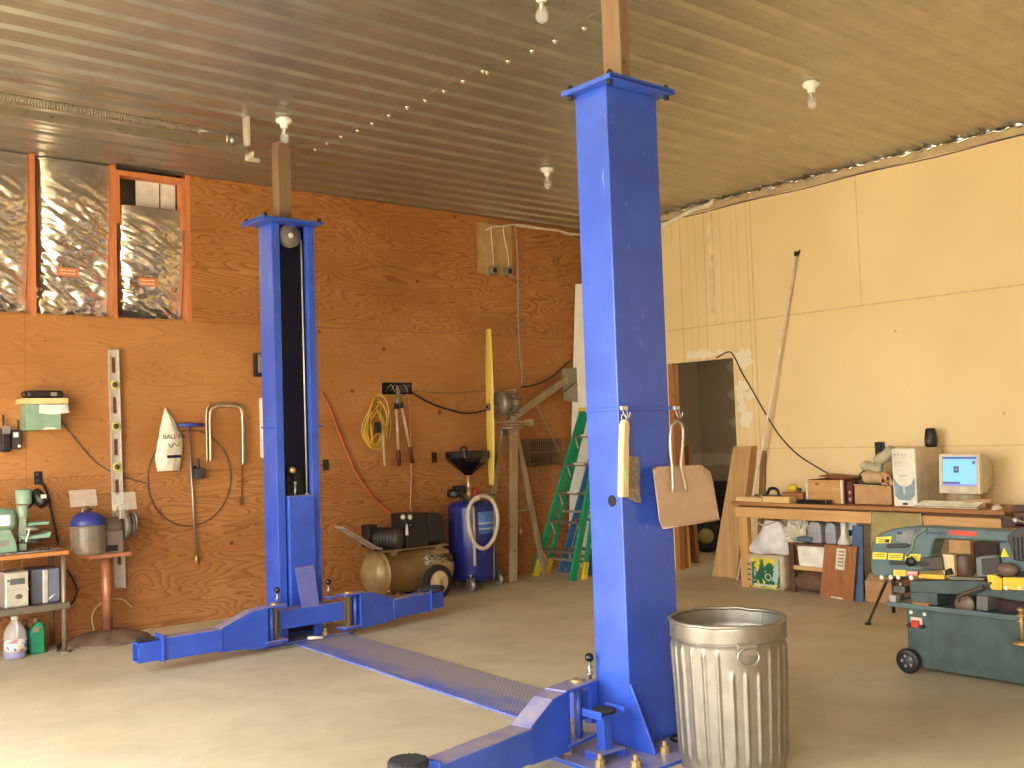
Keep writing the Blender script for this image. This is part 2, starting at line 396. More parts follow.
struct(G().box(W+.12, 9.85, 4.5, D+.1, 2.7, 2.75).build('ceiling_back_room', BK))
# wall with the two overhead doorways the daylight comes through (behind / left of the camera)
doorsA = [(2.65, 6.35, 0, 3.05), (-2.2, 1.5, 0, 3.05)]
struct(holes(G(), 'x', XL-.12, XL, YF, D+.16, 0, H, doorsA).build('wall_left', DRY))
struct(G().box(XL-.12, W+.12, YF-.12, YF, 0, H).build('wall_front', DRY))
# ribbed steel ceiling, ribs run along x
g = G(); prof = []
y = YF-.1; pit = .2286
while y < D+.16:
    for a, b in ((0, 0), (.055, 0), (.07, .004), (.085, .004), (.10, 0), (.145, 0), (.168, .02), (.205, .02)): prof.append((y+a, H+b))
    y += pit
xs = [XL-.12, W+.12]
vs = [(x, p[0], p[1]) for x in xs for p in prof]; n = len(prof)
g.add(vs, [(i, i+n, i+n+1, i+1) for i in range(n-1)])
g.box(XL-.12, W+.12, YF-.12, D+.16, H+.03, H+.12)
ceil = struct(g.build('ceiling', CEIL))
g = G().box(3.835, 3.842, YF, D-.01, H-.0025, H-.0005)
struct(g.build('trim_7', CEIL))
sm_ = NT('bright_screw'); SCREW = sm_.out(rgb(240, 236, 220), .15, 1.)
for (a, b) in ((315, 150), (327, 144), (341, 137), (357, 131), (372, 124), (389, 116), (407, 108), (425, 101), (444, 92), (463, 82), (483, 72), (487, 73), (508, 62), (532, 52), (555, 42), (584, 29)):
    p = fl(a, b, H-.004); p.z = H
    G().lathe(p, [(.018, 0), (.018, -.004), (.009, -.005), (.009, -.014), (0, -.015)], 8).build('ceiling_screw', SCREW, ceil)

# ------------------------------------------------------------------ daylight
w = bpy.data.worlds.new('sky'); sc.world = w; w.use_nodes = True; nt = w.node_tree
bg = nt.nodes['Background']
tc = nt.nodes.new('ShaderNodeTexCoord'); sp = nt.nodes.new('ShaderNodeSeparateXYZ'); rp = nt.nodes.new('ShaderNodeValToRGB')
ma = nt.nodes.new('ShaderNodeMath'); ma.operation = 'MULTIPLY_ADD'; ma.inputs[1].default_value = .5; ma.inputs[2].default_value = .5
nt.links.new(tc.outputs['Generated'], sp.inputs[0]); nt.links.new(sp.outputs[2], ma.inputs[0]); nt.links.new(ma.outputs[0], rp.inputs[0]); nt.links.new(rp.outputs[0], bg.inputs[0])
e = rp.color_ramp.elements
e[0].position = .46; e[0].color = (.60, .54, .45, 1); e[1].position = .54; e[1].color = (1, .97, .92, 1)
q = e.new(.75); q.color = (.84, .92, 1.05, 1)
bg.inputs[1].default_value = 11
# the pale gravel yard in front of the doors
struct(G().box(-30, XL-.15, -30, 30, -.14, -.02).build('ground', M(206, 194, 168, .9, 0, .1, 3)))
for i, (y0, y1, z0, z1) in enumerate(doorsA):
    l = bpy.data.lights.new('doorway_daylight', 'AREA'); l.shape = 'RECTANGLE'; l.size = y1-y0; l.size_y = z1-z0; l.cycles.is_portal = True
    o = bpy.data.objects.new('doorway_daylight', l); COL.objects.link(o); o.location = (XL-.06, (y0+y1)/2, (z0+z1)/2)
    o.rotation_euler = (PI/2, 0, -PI/2)
bl_ = bpy.data.lights.new('back_room_fill', 'POINT'); bl_.energy = 26; bl_.shadow_soft_size = .12; bl_.color = (1, .95, .86)  # unseen fill light added to brighten the back room
bo_ = bpy.data.objects.new('back_room_fill', bl_); COL.objects.link(bo_); bo_.location = (8.7, 5.5, 2.5)
sd = bpy.data.lights.new('sun', 'SUN'); sd.energy = 22; sd.angle = .02; sd.color = (1, .95, .87)
so = bpy.data.objects.new('sun', sd); COL.objects.link(so); so.rotation_euler = V((.40, .08, -.9)).to_track_quat('-Z', 'Y').to_euler(); so.location = (-8, -6, 12)
sc.view_settings.view_transform = 'Standard'; sc.view_settings.look = 'None'; sc.view_settings.gamma = 1; sc.view_settings.exposure = 0.22
sc.view_settings.use_curve_mapping = False
sc.cycles.use_denoising = True
sc.cycles.max_bounces = 8; sc.cycles.diffuse_bounces = 5; sc.cycles.glossy_bounces = 4; sc.cycles.transparent_max_bounces = 12
sc.cycles.caustics_reflective = False; sc.cycles.caustics_refractive = False; sc.cycles.sample_clamp_indirect = 6
# ================================================================== TWO-POST LIFT
PH = 3.02
def column(root, x0, yb, s, w=.345, d=.21):
    """C-section post; back at y=yb, open side towards s (-1: -y, +1: +y)"""
    t, f, lp = .011, .064, .05
    pr = [(0,0),(w,0),(w,d),(w-f,d),(w-f,d-lp),(w-f+t,d-lp),(w-f+t,d-t),(w-t,d-t),(w-t,t),(t,t),(t,d-t),(f-t,d-t),(f-t,d-lp),(f,d-lp),(f,d),(0,d)]
    return G().prism([(x0+u, yb+s*v, .02) for u, v in pr], (0, 0, PH-.02)).build('column', BLUE, root, .006)
def bolt(root, p, r=.014, h=.05, mat=BRASS, name='anchor_bolt'):
    p = V(p)
    return G().lathe(p, [(r*1.9, 0), (r*1.9, .006), (r*1.6, .006), (r*1.6, .026), (r*.8, .028), (r*.8, h), (0, h+.002)], 8, smooth=False).build(name, mat, root)
def arm(root, hinge, ang, zo=0., ln=.95, pad=(.076, .05), w0=.075):
    """swing arm; local +x points away from the post"""
    R = Matrix.Translation((hinge[0], hinge[1], zo)) @ Matrix.Rotation(ang, 4, 'Z'); E_ = lambda: G(R)
    k = ln/.95
    g = E_().prism([(w0, -.052, .045), (w0, -.052, .312), (w0+.12, -.052, .298), (.42, -.052, .215), (.42, -.052, .06)], (0, .104, 0))
    a = g.build('swing_arm', BLUED, root, .004)
    E_().box(.4, .81*k, -.057, .057, .07, .214).build('outer_tube', BLUED, a, .006)
    E_().box(.80*k, .812*k, -.074, .074, .064, .234).build('stop_collar', BLUE, a, .003)
    g = E_(); x0, x1 = .81*k, .96*k
    g.prism([(x0, -.052, .078), (x0, .052, .078), (x0, .052, .09), (x0, -.052, .09)], (x1-x0, 0, 0)).prism([(x0, -.052, .19), (x0, .052, .19), (x0, .052, .202), (x0, -.052, .202)], (x1-x0, 0, 0))
    g.box(x0, x1, -.052, -.042, .09, .19).box(x0, x1, .042, .052, .09, .19)
    g.build('inner_tube', BLUE, a)
    E_().box(x0, x0+.02, -.042, .042, .09, .19).build('tube_core', DARK, a)
    E_().box(-.07, w0+.03, -.058, .058, .298, .314).build('yoke_plate', BLUED, a, .004)
    E_().box(-.07, w0+.02, -.058, .058, .06, .078).build('yoke_plate', BLUED, a, .004)
    [E_().cyl((.04, q, .075), (.04, q, .3), .012).build('yoke_spacer', BLUE, a) for q in (-.03, .03)]
    E_().lathe((0, 0, .05), [(0, 0), (.02, 0), (.02, .262), (.03, .262), (.03, .272), (.012, .276), (0, .276)], 16).build('hinge_pin', BRASS, a)
    if not pad:
        E_().box(x0+.03, x1-.01, -.03, .03, .203, .222).build('rubber_block', RUB, a, .003); return a
    r, hp = pad; cxp = (x0+x1)/2
    pd = E_().lathe((cxp, 0, .203), [(0, 0), (.03, 0), (.03, hp-.028), (r-.004, hp-.028), (r, hp-.022), (r, hp-.004), (r-.006, hp), (0, hp)], 28).build('lift_pad', RUB, a)
    g = E_()
    for j in range(-5, 6):
        q = j*r/6; hh = math.sqrt(max(0, (r-.006)**2-q*q)); g.box(cxp+q-.004, cxp+q+.004, -hh, hh, .203+hp-.003, .2065+hp)
    g.build('pad_ribs', RUB, pd)
    return a
def lock_pin(root, p, h):
    p = V(p)
    k = G().cyl(p, p+V((0,0,h-.03)), .008, n=10).torus(p+V((0,0,.04)), .013, .005).torus(p+V((0,0,.07)), .011, .004).build('arm_lock_pin', STEEL, root)
    G().ball(p+V((0,0,h-.012)), .021).build('ball_knob', BLACKG, k)

# ---- rear post, open side facing the camera
rp_ = thing('lift_post', 'rear blue lift post by the plywood wall, open channel with pulley and cable', 'vehicle lift', (3.575, 6.83, 0), 'posts of the two-post lift')
yb = 6.934; x0 = 3.402; yf = 6.724
column(rp_, x0, yb, -1)
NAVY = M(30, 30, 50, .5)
G().box(x0+.013, x0+.332, yb-.017, yb-.0125, .03, PH-.01).box(x0+.0125, x0+.017, yf+.014, yb-.018, .03, PH-.01).box(x0+.328, x0+.332, yf+.014, yb-.018, .03, PH-.01).build('shade_lining', NAVY, rp_)  # added navy panels: the shade inside the channel put into colour
bp = G().prism([(3.16, 6.74, 0), (3.24, 6.66, 0), (3.95, 6.66, 0), (4.05, 6.78, 0), (4.05, 7.09, 0), (3.16, 7.09, 0)], (0, 0, .02)).build('base_plate', BLUED, rp_, .004)
for p in ((3.37, 6.69), (3.74, 6.69), (3.24, 7.03), (3.97, 7.03)): bolt(bp, (p[0], p[1], .02))
cp = G().box(3.28, 3.765, 6.60, 6.96, PH, PH+.014).box(3.28, 3.292, 6.60, 6.96, PH-.012, PH+.024).build('cap_plate', BLUE, rp_, .003)
for p in ((3.31, 6.63), (3.74, 6.63), (3.31, 6.93)): bolt(cp, (p[0], p[1], PH+.014), .01, .035, DARK, 'cap_bolt')
G().box(3.50, 3.605, 6.79, 6.89, PH+.014, H-.012).build('extension_tube', TUBE, rp_, .006)
c = wy(289.5, 236, 6.77); pr_ = .086
pl = G().lathe((c.x, 6.755, c.z), [(0, 0), (pr_, 0), (pr_, .006), (pr_-.012, .012), (pr_-.012, .024), (pr_, .03), (pr_, .036), (0, .036)], 36, (0, 1, 0)).build('pulley', M(128, 120, 112, .6, .2), rp_)
G().lathe((c.x, 6.742, c.z), [(0, 0), (.013, 0), (.02, .002), (.02, .013), (0, .013)], 6, (0, 1, 0), False).build('pulley_bolt', CREAM, pl)
G().box(c.x-.03, c.x+.04, 6.752, 6.80, c.z+.07, PH).build('pulley_bracket', BLUE, pl)
a = wy(301, 240, 6.77); b = wy(307, 493, 6.77)
G().tube([a, b], .0065).cyl(b, b-V((0,0,.08)), .012).build('lift_cable', M(206, 196, 176, .4, .3), rp_)
car = G().box(3.478, 3.69, 6.70, 6.90, .13, 1.043).build('carriage', BLUED, rp_, .008)
c = wy(291, 470, 6.78); z1 = 1.043
G().box(3.52, 3.545, 6.79, 6.8, z1, z1+.15).box(3.482, 3.69, 6.80, 6.86, z1, z1+.12).build('carriage_head', DARK, rp_)
G().lathe((c.x, 6.735, c.z), [(0, 0), (.02, .004), (.024, .014), (.024, .05), (0, .05)], 16, (0, 1, 0)).build('head_pin', BRASS, rp_)
g = G(); x = 3.585
for k in range(22):
    z = z1-.01+k*.0085; g.bar((x-.035, 6.762, z), (x+.035, 6.762, z+.004), .02, .005)
g.build('lock_rack', M(58, 54, 52, .4, .7), rp_)
G().cyl((3.555, 6.75, z1-.02), (3.56, 6.75, z1+.08), .009, n=10).ball((3.56, 6.75, z1+.09), .013).build('release_stud', STEEL, rp_)
# cross bracket that carries the two arms, with its sloped gusset
xa, xb = wy(280.3, 620, 6.58).x, wy(344.4, 610, 6.58).x
G().box(xa, xb, 6.58, 6.70, .13, .262).build('arm_bracket', BLUED, rp_, .005)
g = G().prism([(3.513, 6.698, .53), (3.668, 6.698, .53), (3.645, 6.59, .262), (3.505, 6.59, .262)], (0, .012, .004))
g.build('gusset_plate', BLUED, rp_, .002)
arm(rp_, (3.28, 6.56), PI, 0., .95, None); arm(rp_, (3.885, 6.60), math.radians(10), 0., .93, (.1, .04))
for (a_, b_, y_) in ((277.2, 590, 6.58), (328.4, 582, 6.62)):
    p = wy(a_, b_, y_); G().box(p.x-.03, p.x+.03, 6.55, p.y+.03, .295, .309).build('pin_tab', BLUED, rp_, .002); lock_pin(rp_, (p.x, p.y, .309), p.z-.309+.012)
z = wy(285, 427, yf-.01).z
G().bar((3.30, yf+.02, z), (3.405, yf+.02, z), .006, .014).build('side_hook', BLUE, rp_); G().bar((3.745, yf+.02, z), (3.79, yf+.02, z), .006, .014).build('side_hook', BLUE, rp_)
p = wy(287, 640, 6.6)
G().cyl((3.56, 6.62, .035), (3.66, 6.58, .03), .012).build('drain_stub', CREAM, rp_)

# ---- front post, closed back towards the camera
fp = thing('lift_post', 'front blue lift post beside the trash can, smooth closed back towards the room', 'vehicle lift', (3.51, 3.355, 0), 'posts of the two-post lift')
x0 = 3.335; yb = 3.25
column(fp, x0, yb, 1, .34)
G().box(3.02, 3.70, 3.0, 3.72, 0, .018).build('base_plate', BLUED, fp, .004)
for (a_, b_) in ((568, 752), (600, 765), (636, 766), (665, 752)): p = fl(a_, b_, .02); bolt(fp, (p.x, p.y, .018))
cp = G().box(3.28, 3.715, 3.165, 3.49, PH, PH+.012).box(3.28, 3.715, 3.165, 3.178, PH-.002, PH+.024).box(3.275, 3.29, 3.165, 3.49, PH-.006, PH+.018).build('cap_plate', BLUE, fp, .003)
for p in ((3.31, 3.20), (3.69, 3.20), (3.31, 3.46)):
    bolt(cp, (p[0], p[1], PH+.014), .009, .035, DARK, 'cap_bolt')
    G().lathe((p[0], p[1], PH-.022), [(0, 0), (.015, 0), (.015, .02), (0, .02)], 6, smooth=False).build('cap_nut', DARK, cp)
p = wy(620, 40, 3.30); q1 = wx(602, 40, p.x); q2 = wy(629, 40, 3.30)
G().box(p.x, q2.x, 3.30, q1.y, PH+.014, H-.012).build('extension_tube', TUBE, fp, .006)
c = wx(611.5, 501, 3.33)
G().lathe((3.336, c.y, c.z), [(0, -.001), (.026, -.001), (.026, -.003), (0, -.003)], 20, (1, 0, 0)).build('hole_shade', DARK, fp)  # dark disc on the face, painted for the shade in an open hole
z = wy(620, 409, 3.245).z
G().box(3.328, 3.71, 3.238, 3.25, z-.008, z+.008).box(3.322, 3.334, 3.238, 3.455, z-.008, z+.008).build('cable_strap', BLUE, fp, .002)
# gusset rib at the foot, standing out from the back
p1 = wx(622, 688, x0); p2 = wx(652, 759, x0)
G().prism([(x0, 3.25, .018), (x0, 3.25, .30), (x0, 3.24, .30), (x0, 3.11, .03), (x0, 3.11, .018)], (.012, 0, 0)).build('gusset_rib', BLUE, fp, .003)
G().box(3.42, 3.60, 3.38, 3.462, .06, 1.0).build('carriage', BLUE, fp, .006)
G().box(3.23, 3.80, 3.465, 3.60, .12, .252).build('arm_bracket', BLUED, fp, .005)
arm(fp, (3.205, 3.45), math.radians(191.6), -.01, 1.17, (.076, .05), .135); arm(fp, (3.86, 3.62), math.radians(24), 0., .9)
p = wy(589.5, 663, 3.46); xh = p.x
k = G().box(xh-.02, xh+.03, 3.44, 3.49, .1, wy(589, 683, 3.46).z).build('pin_housing', BLUE, fp, .004)
lock_pin(fp, (xh+.005, 3.465, wy(589, 683, 3.46).z), .125)
lb = fl(676, 740, .02)
G().torus((3.60, 3.18, .02), .055, .008, n=24).build('cable_loop', BLACK, fp)

# ---- floor plate between the posts
lpp = G(); a1, a2, b1, b2 = V((3.468, 6.66, 0)), V((3.915, 6.66, 0)), V((3.31, 3.63, 0)), V((3.755, 3.63, 0))
lpp.prism([a1, a2, b2, b1], (0, 0, .012))
tag(lpp.build('floor_plate', TREAD, None, .003), 'worn blue tread plate lying on the floor between the two lift posts', 'floor plate')
# ---- spare stand with a round pad, on the base plate of the front post
st = wy(597, 748, 3.12); cx, cy = 3.165, 3.245
ad = thing('pad_adapter', 'short blue pad stand with round rubber top on the front post base plate', 'pad stand', (cx, cy, .018))
zt = .205
G().box(cx-.024, cx+.024, cy-.024, cy+.024, .05, zt).build('stand_tube', BLUE, ad, .004)
G().box(cx-.07, cx+.07, cy-.055, cy+.055, .05, .057).box(cx-.07, cx-.062, cy-.055, cy+.055, .0185, .05).box(cx+.062, cx+.07, cy-.055, cy+.055, .0185, .05).build('foot_channel', BLUED, ad, .002)
G().box(cx-.066, cx+.066, cy-.06, cy+.06, zt, zt+.007).box(cx-.072, cx-.066, cy-.06, cy+.06, zt-.006, zt+.028).box(cx+.066, cx+.072, cy-.06, cy+.06, zt-.006, zt+.028).build('cradle', BLUE, ad, .002)
G().lathe((cx, cy, zt+.0072), [(0, 0), (.05, 0), (.05, .014), (.046, .017), (0, .017)], 28).build('rubber_pad', RUB, ad)
# ================================================================== ALONG THE PLYWOOD WALL
def crumple(x0, x1, z0, z1, ybase, seed, amp=.05, bulge=.03, nu=60, nv=130):
    def fn(u, v):
        x = x0+(x1-x0)*u; z = z0+(z1-z0)*v
        e = min(1, 5*(1-u), 12*u)*min(1, 10*min(v, 1-v))
        # long slanting creases, sharper towards the foot of the blanket
        q = V((x*3.4-z*.8+seed*7, z*11+x*5.5, seed)); w_ = .55+.75*noise.noise(V((x*2.1+seed, z*2.3, 4)))
        r = (1-abs(noise.noise(q)*1.8))*.6+(1-abs(noise.noise(q*2.1+V((3, 0, 0)))*1.8))*.3+(1-abs(noise.noise(q*4.3)*1.8))*.12
        big = noise.noise(V((x*2.6+seed, z*1.9, seed+3)))
        calm = 1-.75*max(0, min(1, (v-.62)/.25))
        roll = .085*math.exp(-(u/.10)**1.5)                 # the left edge turns back into the bay
        fine = noise.noise(V((x*16+z*5, z*30-x*9, seed)))*.006*calm
        return (x, ybase+fine+.07-.10*math.sin(PI/2*min(1, v/.85))-bulge*math.sin(PI*min(1, u+.15))*e-amp*e*calm*max(0, w_)*(r-.55)*1.5-amp*.9*big*e+roll*.55, z)
    return G().grid(fn, nu, nv, True)
ztops = (H-.006, H-.006, 3.36)
for i, (a, b, lab) in enumerate(((bx[0]+.02, bx[1]-.02, 'silver faced insulation blanket in the wall bay cut by the left picture edge'),
                                 (bx[1]+.02, bx[2]-.02, 'silver faced insulation blanket in the middle wall bay, filled to the ceiling'),
                                 (bx[2]+.02, bx[3]-.01, 'silver faced insulation blanket below the open gap in the framed wall bay'))):
    g = crumple(a, b, 2.455, ztops[i], D+.06, i*5.3+1)
    # thickness: a back sheet
    o = g.build('insulation_blanket', FOIL); tag(o, lab, 'insulation', 'insulation blankets between the studs')
    q = o.modifiers.new('batt', 'SOLIDIFY'); q.thickness = .006; q.offset = 1
    if i:
        c = wy(68, 272, D-.03) if i == 1 else wy(148, 282, D-.03)
        lb = G().prism([(c.x-.075, c.y-.0, c.z-.032), (c.x+.075, c.y-.0, c.z-.036), (c.x+.075, c.y-.0, c.z+.03), (c.x-.075, c.y, c.z+.034)], (0, -.004, 0)).build('paper_label', M(222, 128, 72, .6), o)
        g2 = G()
        for r in range(2):
            xx = c.x-.055
            while xx < c.x+.05:
                w_ = .008+random.random()*.016; g2.box(xx, xx+w_, c.y-.0052, c.y-.0042, c.z-.014+r*.026-.004, c.z-.014+r*.026+.004); xx += w_+.007
        g2.build('label_print', PAPER, lb)

# --- green steel box with a pine board on it
X0, X1 = wy(26, 400, 7.95).x, wy(59, 400, 8.0).x; Z0, Z1 = wy(40, 430, 7.95).z, wy(40, 404, 7.95).z
gb = thing('steel_box', 'green steel electrical box on the plywood wall with a pine board on top', 'box', ((X0+X1)/2, 8.05, Z0))
G().box(X0, X1, 7.95, D, Z0, Z1).build('box_body', MINT, gb, .006)
G().box(X0-.03, X1+.045, 7.925, D-.002, Z1+.001, Z1+.042).build('top_board', M(236, 204, 140, .6), gb, .003)
g = G().grid(lambda u, v: (X0+.09+.2*u+.02*v*(u-.3), 7.944-.006*math.sin(u*9+v*3), Z1-.004-.075*v*(1-.35*abs(u-.45))), 12, 6)
g.build('taped_note', WHITE, gb, 0, .001)
G().prism([(X0+.11, 7.949, Z0+.003), (X0+.21, 7.949, Z0+.003), (X0+.19, 7.949, Z0+.017), (X0+.13, 7.949, Z0+.017)], (0, -.002, 0)).build('worn_label', CREAM, gb)
bc = thing('tool_case', 'black handheld tool case lying on the pine board above the green box', 'tool', ((X0+X1)/2, 8.0, Z1+.042))
zc = Z1+.0425
G().box(X0+.01, X1+.02, 7.95, 8.06, zc, zc+.058).build('case', M(40, 32, 32, .4), bc, .022, 0, 4)
G().box(X0+.17, X1-.03, 7.946, 7.95, zc+.016, zc+.042).build('case_badge', GREY, bc, .001)
G().torus((X0+.005, 8.0, zc+.028), .02, .006, (0, 1, 0)).build('wrist_loop', BLACK, bc)
# cord from the box running behind the level
tag(G().tube(cr([wy(62, 421, 8.09), wy(80, 445, 8.10), wy(96, 462, 8.11), (wy(112, 472, 8.11)), wy(135, 480, 8.11), wy(148, 484, 8.11)], 6), .0045, 6).build('power_cord', DGREY), 'dark cord running down from the green box behind the long level', 'cord')
# --- radio handset and charger at the left edge
a = wy(7, 452, 8.07); 
rd = thing('cordless_phone', 'black cordless handset standing in its wall cradle under the green box', 'phone', a)
G().box(a.x-.045, a.x+.02, 8.03, 8.10, a.z, a.z+.17).build('handset', BLACK, rd, .014, 0, 3)
G().box(a.x-.04, a.x+.015, 8.027, 8.034, a.z+.13, a.z+.19).build('earpiece', GREY, rd, .004)
G().cyl((a.x-.02, 8.08, a.z+.16), (a.x-.02, 8.08, a.z+.27), .006, n=8).build('antenna', BLACK, rd)
G().box(a.x+.03, a.x+.10, 8.06, 8.112, a.z+.02, a.z+.16).build('cradle', M(60, 56, 54, .5), rd, .008)
G().box(a.x+.04, a.x+.075, 8.055, 8.062, a.z+.105, a.z+.14).build('lit_window', WHITE, rd, .002)
G().box(a.x+.07, a.x+.09, 8.055, 8.062, a.z+.03, a.z+.05).build('button', WHITE, rd, .002)
p = wy(18, 420, 8.1); G().cyl(p, wy(18, 431, 8.1), .004, n=6).build('aerial', BLACK, rd)

# --- six-foot aluminium level hung on the wall
LA = [wy(108.6, 349.5, 8.078), wy(118.3, 349.5, 8.078)]; LB = [wy(115.3, 588, 8.078), wy(125.3, 588, 8.078)]
lv = thing('spirit_level', 'long aluminium spirit level hanging upright on the plywood wall', 'level', (LB[0]+LB[1])/2)
def LP(u, v): return (LA[0].lerp(LA[1], u)).lerp(LB[0].lerp(LB[1], u), v)
cuts = [(.075, .18, .12), (.317, .18, .09), (.54, .18, .12), (.755, .18, .10), (.93, .18, .07)]
vials = [.149, .324, .495, .67]
slots = [(.032, .10), (.20, .27), (.377, .446), (.547, .612), (.83, .905)]
ths = (0, .014, 0)
g = G()
fr = lambda u0, u1, v0, v1: g.prism([LP(u0, v0), LP(u1, v0), LP(u1, v1), LP(u0, v1)], ths)
fr(0, .3, 0, 1); fr(.7, 1, 0, 1); v = 0
for a_, b_ in slots: fr(.3, .7, v, a_); v = b_
fr(.3, .7, v, 1)
g.prism([LP(-.02, 0)+V((0,-.012,0)), LP(.06, 0)+V((0,-.012,0)), LP(.06, 1)+V((0,-.012,0)), LP(-.02, 1)+V((0,-.012,0))], (0, .036, 0))
g.prism([LP(.94, 0)+V((0,-.012,0)), LP(1.02, 0)+V((0,-.012,0)), LP(1.02, 1)+V((0,-.012,0)), LP(.94, 1)+V((0,-.012,0))], (0, .036, 0))
g.build('level_frame', ALU, lv)
for a_, b_ in slots:
    for s0, s1 in ((a_-.004, a_+.004), (b_-.004, b_+.004)): pass
    G().prism([LP(.32, a_+.006)+V((0,.012,0)), LP(.68, a_+.006)+V((0,.012,0)), LP(.68, b_-.006)+V((0,.012,0)), LP(.32, b_-.006)+V((0,.012,0))], (0, .006, 0)).build('hand_slot', M(120, 62, 38, .6), lv)
for v in vials:
    p = LP(.5, v)
    q = G().lathe(p+V((0,-.012,0)), [(.022, 0), (.036, 0), (.036, .012), (.022, .012)], 20, (0, 1, 0)).build('vial_ring', M(214, 206, 120, .4), lv)
    G().lathe(p+V((0,-.004,0)), [(0, 0), (.021, 0), (.021, .003), (0, .003)], 16, (0, 1, 0)).build('vial', M(96, 88, 40, .3), q)

# --- white plastic bag on a nail
bg_ = PY([(166, 407), (172, 417), (179, 437), (185, 450), (184, 462), (181, 471), (170, 471.5), (160, 469), (157, 465), (158, 452), (162, 430)], 8.06)
cb = wy(171, 447, 8.06)
def bagfn(u, v):
    zt, zb = bg_[0].z, wy(170, 471, 8.06).z; z = zt+(zb-zt)*v
    L = [wy(166, 407, 8.06), wy(163, 425, 8.06), wy(160, 447, 8.06), wy(157, 465, 8.06), wy(159, 471, 8.06)]; R_ = [wy(167, 407, 8.06), wy(177, 430, 8.06), wy(184.5, 448, 8.06), wy(184.5, 461, 8.06), wy(181, 471, 8.06)]
    f = v*4; i = min(3, int(f)); q = f-i; l = L[i].lerp(L[i+1], q); r = R_[i].lerp(R_[i+1], q)
    x = l.x+(r.x-l.x)*u
    return (x, 8.095-.055*math.sin(PI*u)*min(1, v*2.5)*(1-.4*v)+.012*noise.noise(V((u*5+v*3, v*7, 2))), z)
bag = G().grid(bagfn, 16, 26).build('plastic_bag', M(236, 224, 196, .4)); tag(bag, 'white plastic parts bag hanging on the wall by the blue T-handle', 'bag')
q = bag.modifiers.new('thick', 'SOLIDIFY'); q.thickness = .004
text('bag_print', 'BALL PA', (cb.x+.018, 8.035, wy(171, 437, 8.03).z), .05, RY, DARK, bag)
g = G(); p = wy(174, 446, 8.03); g.tube(cr([p+V((-.05, 0, .02)), p+V((-.02, 0, -.01)), p+V((0, 0, .02)), p+V((.03, 0, .0)), p+V((.05, 0, .03))], 5), .003, 5)
g.build('handwriting', DARK, bag)
p = wy(174, 456.5, 8.03); G().box(p.x-.055, p.x+.06, 8.031, 8.034, p.z-.011, p.z+.011).build('printed_bar', DARK, bag)

# --- blue T-handled socket rod
a, b = wy(178, 425, 8.085), wy(204, 425, 8.085); c = wy(188.5, 426, 8.085); e_ = wy(196.5, 560, 8.085)
th = thing('t_handle_wrench', 'long steel rod with blue T-handle hanging on the plywood wall', 'tool', e_)
G().cyl(a, b, .016, n=12).build('handle', M(62, 74, 150, .45), th)
G().tube([c, c.lerp(e_, .6), e_], [.010, .009, .008], 10).build('rod', STEEL, th)
G().cyl(e_+V((0,0,.04)), e_-V((0,0,.03)), .013, n=10).build('socket', BRASS, th)
# --- cable hoop, U shaped tubes, flat strip
c = wy(190.5, 478, 8.1); rx = (wy(232, 478, 8.1).x-wy(149, 478, 8.1).x)/2; rz = (wy(192, 430, 8.1).z-wy(192, 526, 8.1).z)/2
tag(G().tube([(c.x+rx*math.sin(t_)*1., 8.108, c.z+rz*math.cos(t_)) for t_ in [2*PI*i/60 for i in range(60)]], .0065, 7, True).build('cable_hoop', M(112, 84, 58, .5)), 'thin brown cable coiled into one large ring on the plywood wall', 'cable')
L1, R1 = wy(206, 404, 8.09), wy(243, 404, 8.09)
for k, (dx, col, yy, lab) in enumerate(((0, M(176, 156, 128, .3, .6), 8.088, 'outer bent steel U-tube hanging on the plywood wall'), (.02, M(222, 206, 176, .28, .6), 8.066, 'inner bright bent steel U-tube hanging inside a larger one'))):
    a, b = L1.x+dx, R1.x-dx; zt = L1.z-dx*.9; zl = wy(207, 463, 8.09).z-.0*dx; zr = wy(241, 465, 8.09).z
    pts = cr([(a+.0, yy, zl+.01*k), (a, yy, zl+.2), (a, yy, zt-.1), (a+.02, yy, zt-.02), (a+.09, yy, zt), ((a+b)/2, yy, zt), (b-.09, yy, zt), (b-.02, yy, zt-.02), (b, yy, zt-.1), (b, yy, zr+.2), (b-.004, yy, zr)], 6)
    o = tag(G().tube(pts, .0088, 8).build('bent_tube', col), lab, 'tube', 'bent steel tubes on the wall')
    for x_ in (a+.06, b-.06): G().cyl((x_, D, zt-.013), (x_, yy-.012, zt-.011), .003, n=8).build('nail', STEEL, o)
a, b = wy(240, 440, 8.111), wy(242, 503, 8.111)
tag(G().bar(a+V((0.02,0,.0)), b, .016, .004, (0, 1, 0)).box(b.x-.018, b.x+.018, 8.106, 8.1145, b.z-.02, b.z+.05).build('flat_strip', M(120, 78, 44, .5)), 'thin brown metal strip hanging behind the right U-tube leg', 'tool')
# --- outlets, plugs and small wall boxes
def outlet(px_, py_, lab, plug=False, mat=BLACK, w_=.058, h_=.098):
    p = wy(px_, py_, D); o = thing('wall_outlet', lab, 'outlet', (p.x, D-.004, p.z), 'electrical outlets on the plywood wall')
    G().box(p.x-w_/2, p.x+w_/2, D-.008, D-.0005, p.z-h_/2, p.z+h_/2).build('cover_plate', mat, o, .002)
    for s in (-1, 1):
        G().lathe((p.x, D-.011, p.z+s*.026), [(0, 0), (.016, 0), (.018, .004), (0, .004)], 14, (0, 1, 0)).build('socket', M(46, 42, 40, .5), o)
    if plug: G().box(p.x-.035, p.x+.045, D-.075, D-.012, p.z-.055, p.z+.03).cyl((p.x, D-.05, p.z+.03), (p.x-.005, D-.045, p.z+.11), .012, n=10).build('plug_in_adapter', M(62, 60, 60, .5), o, .006)
    return p
outlet(38, 478, 'black wall outlet above the black motor on the left bench')
outlet(196, 472, 'wall outlet with a grey adapter plugged in beside the steel rod', True)
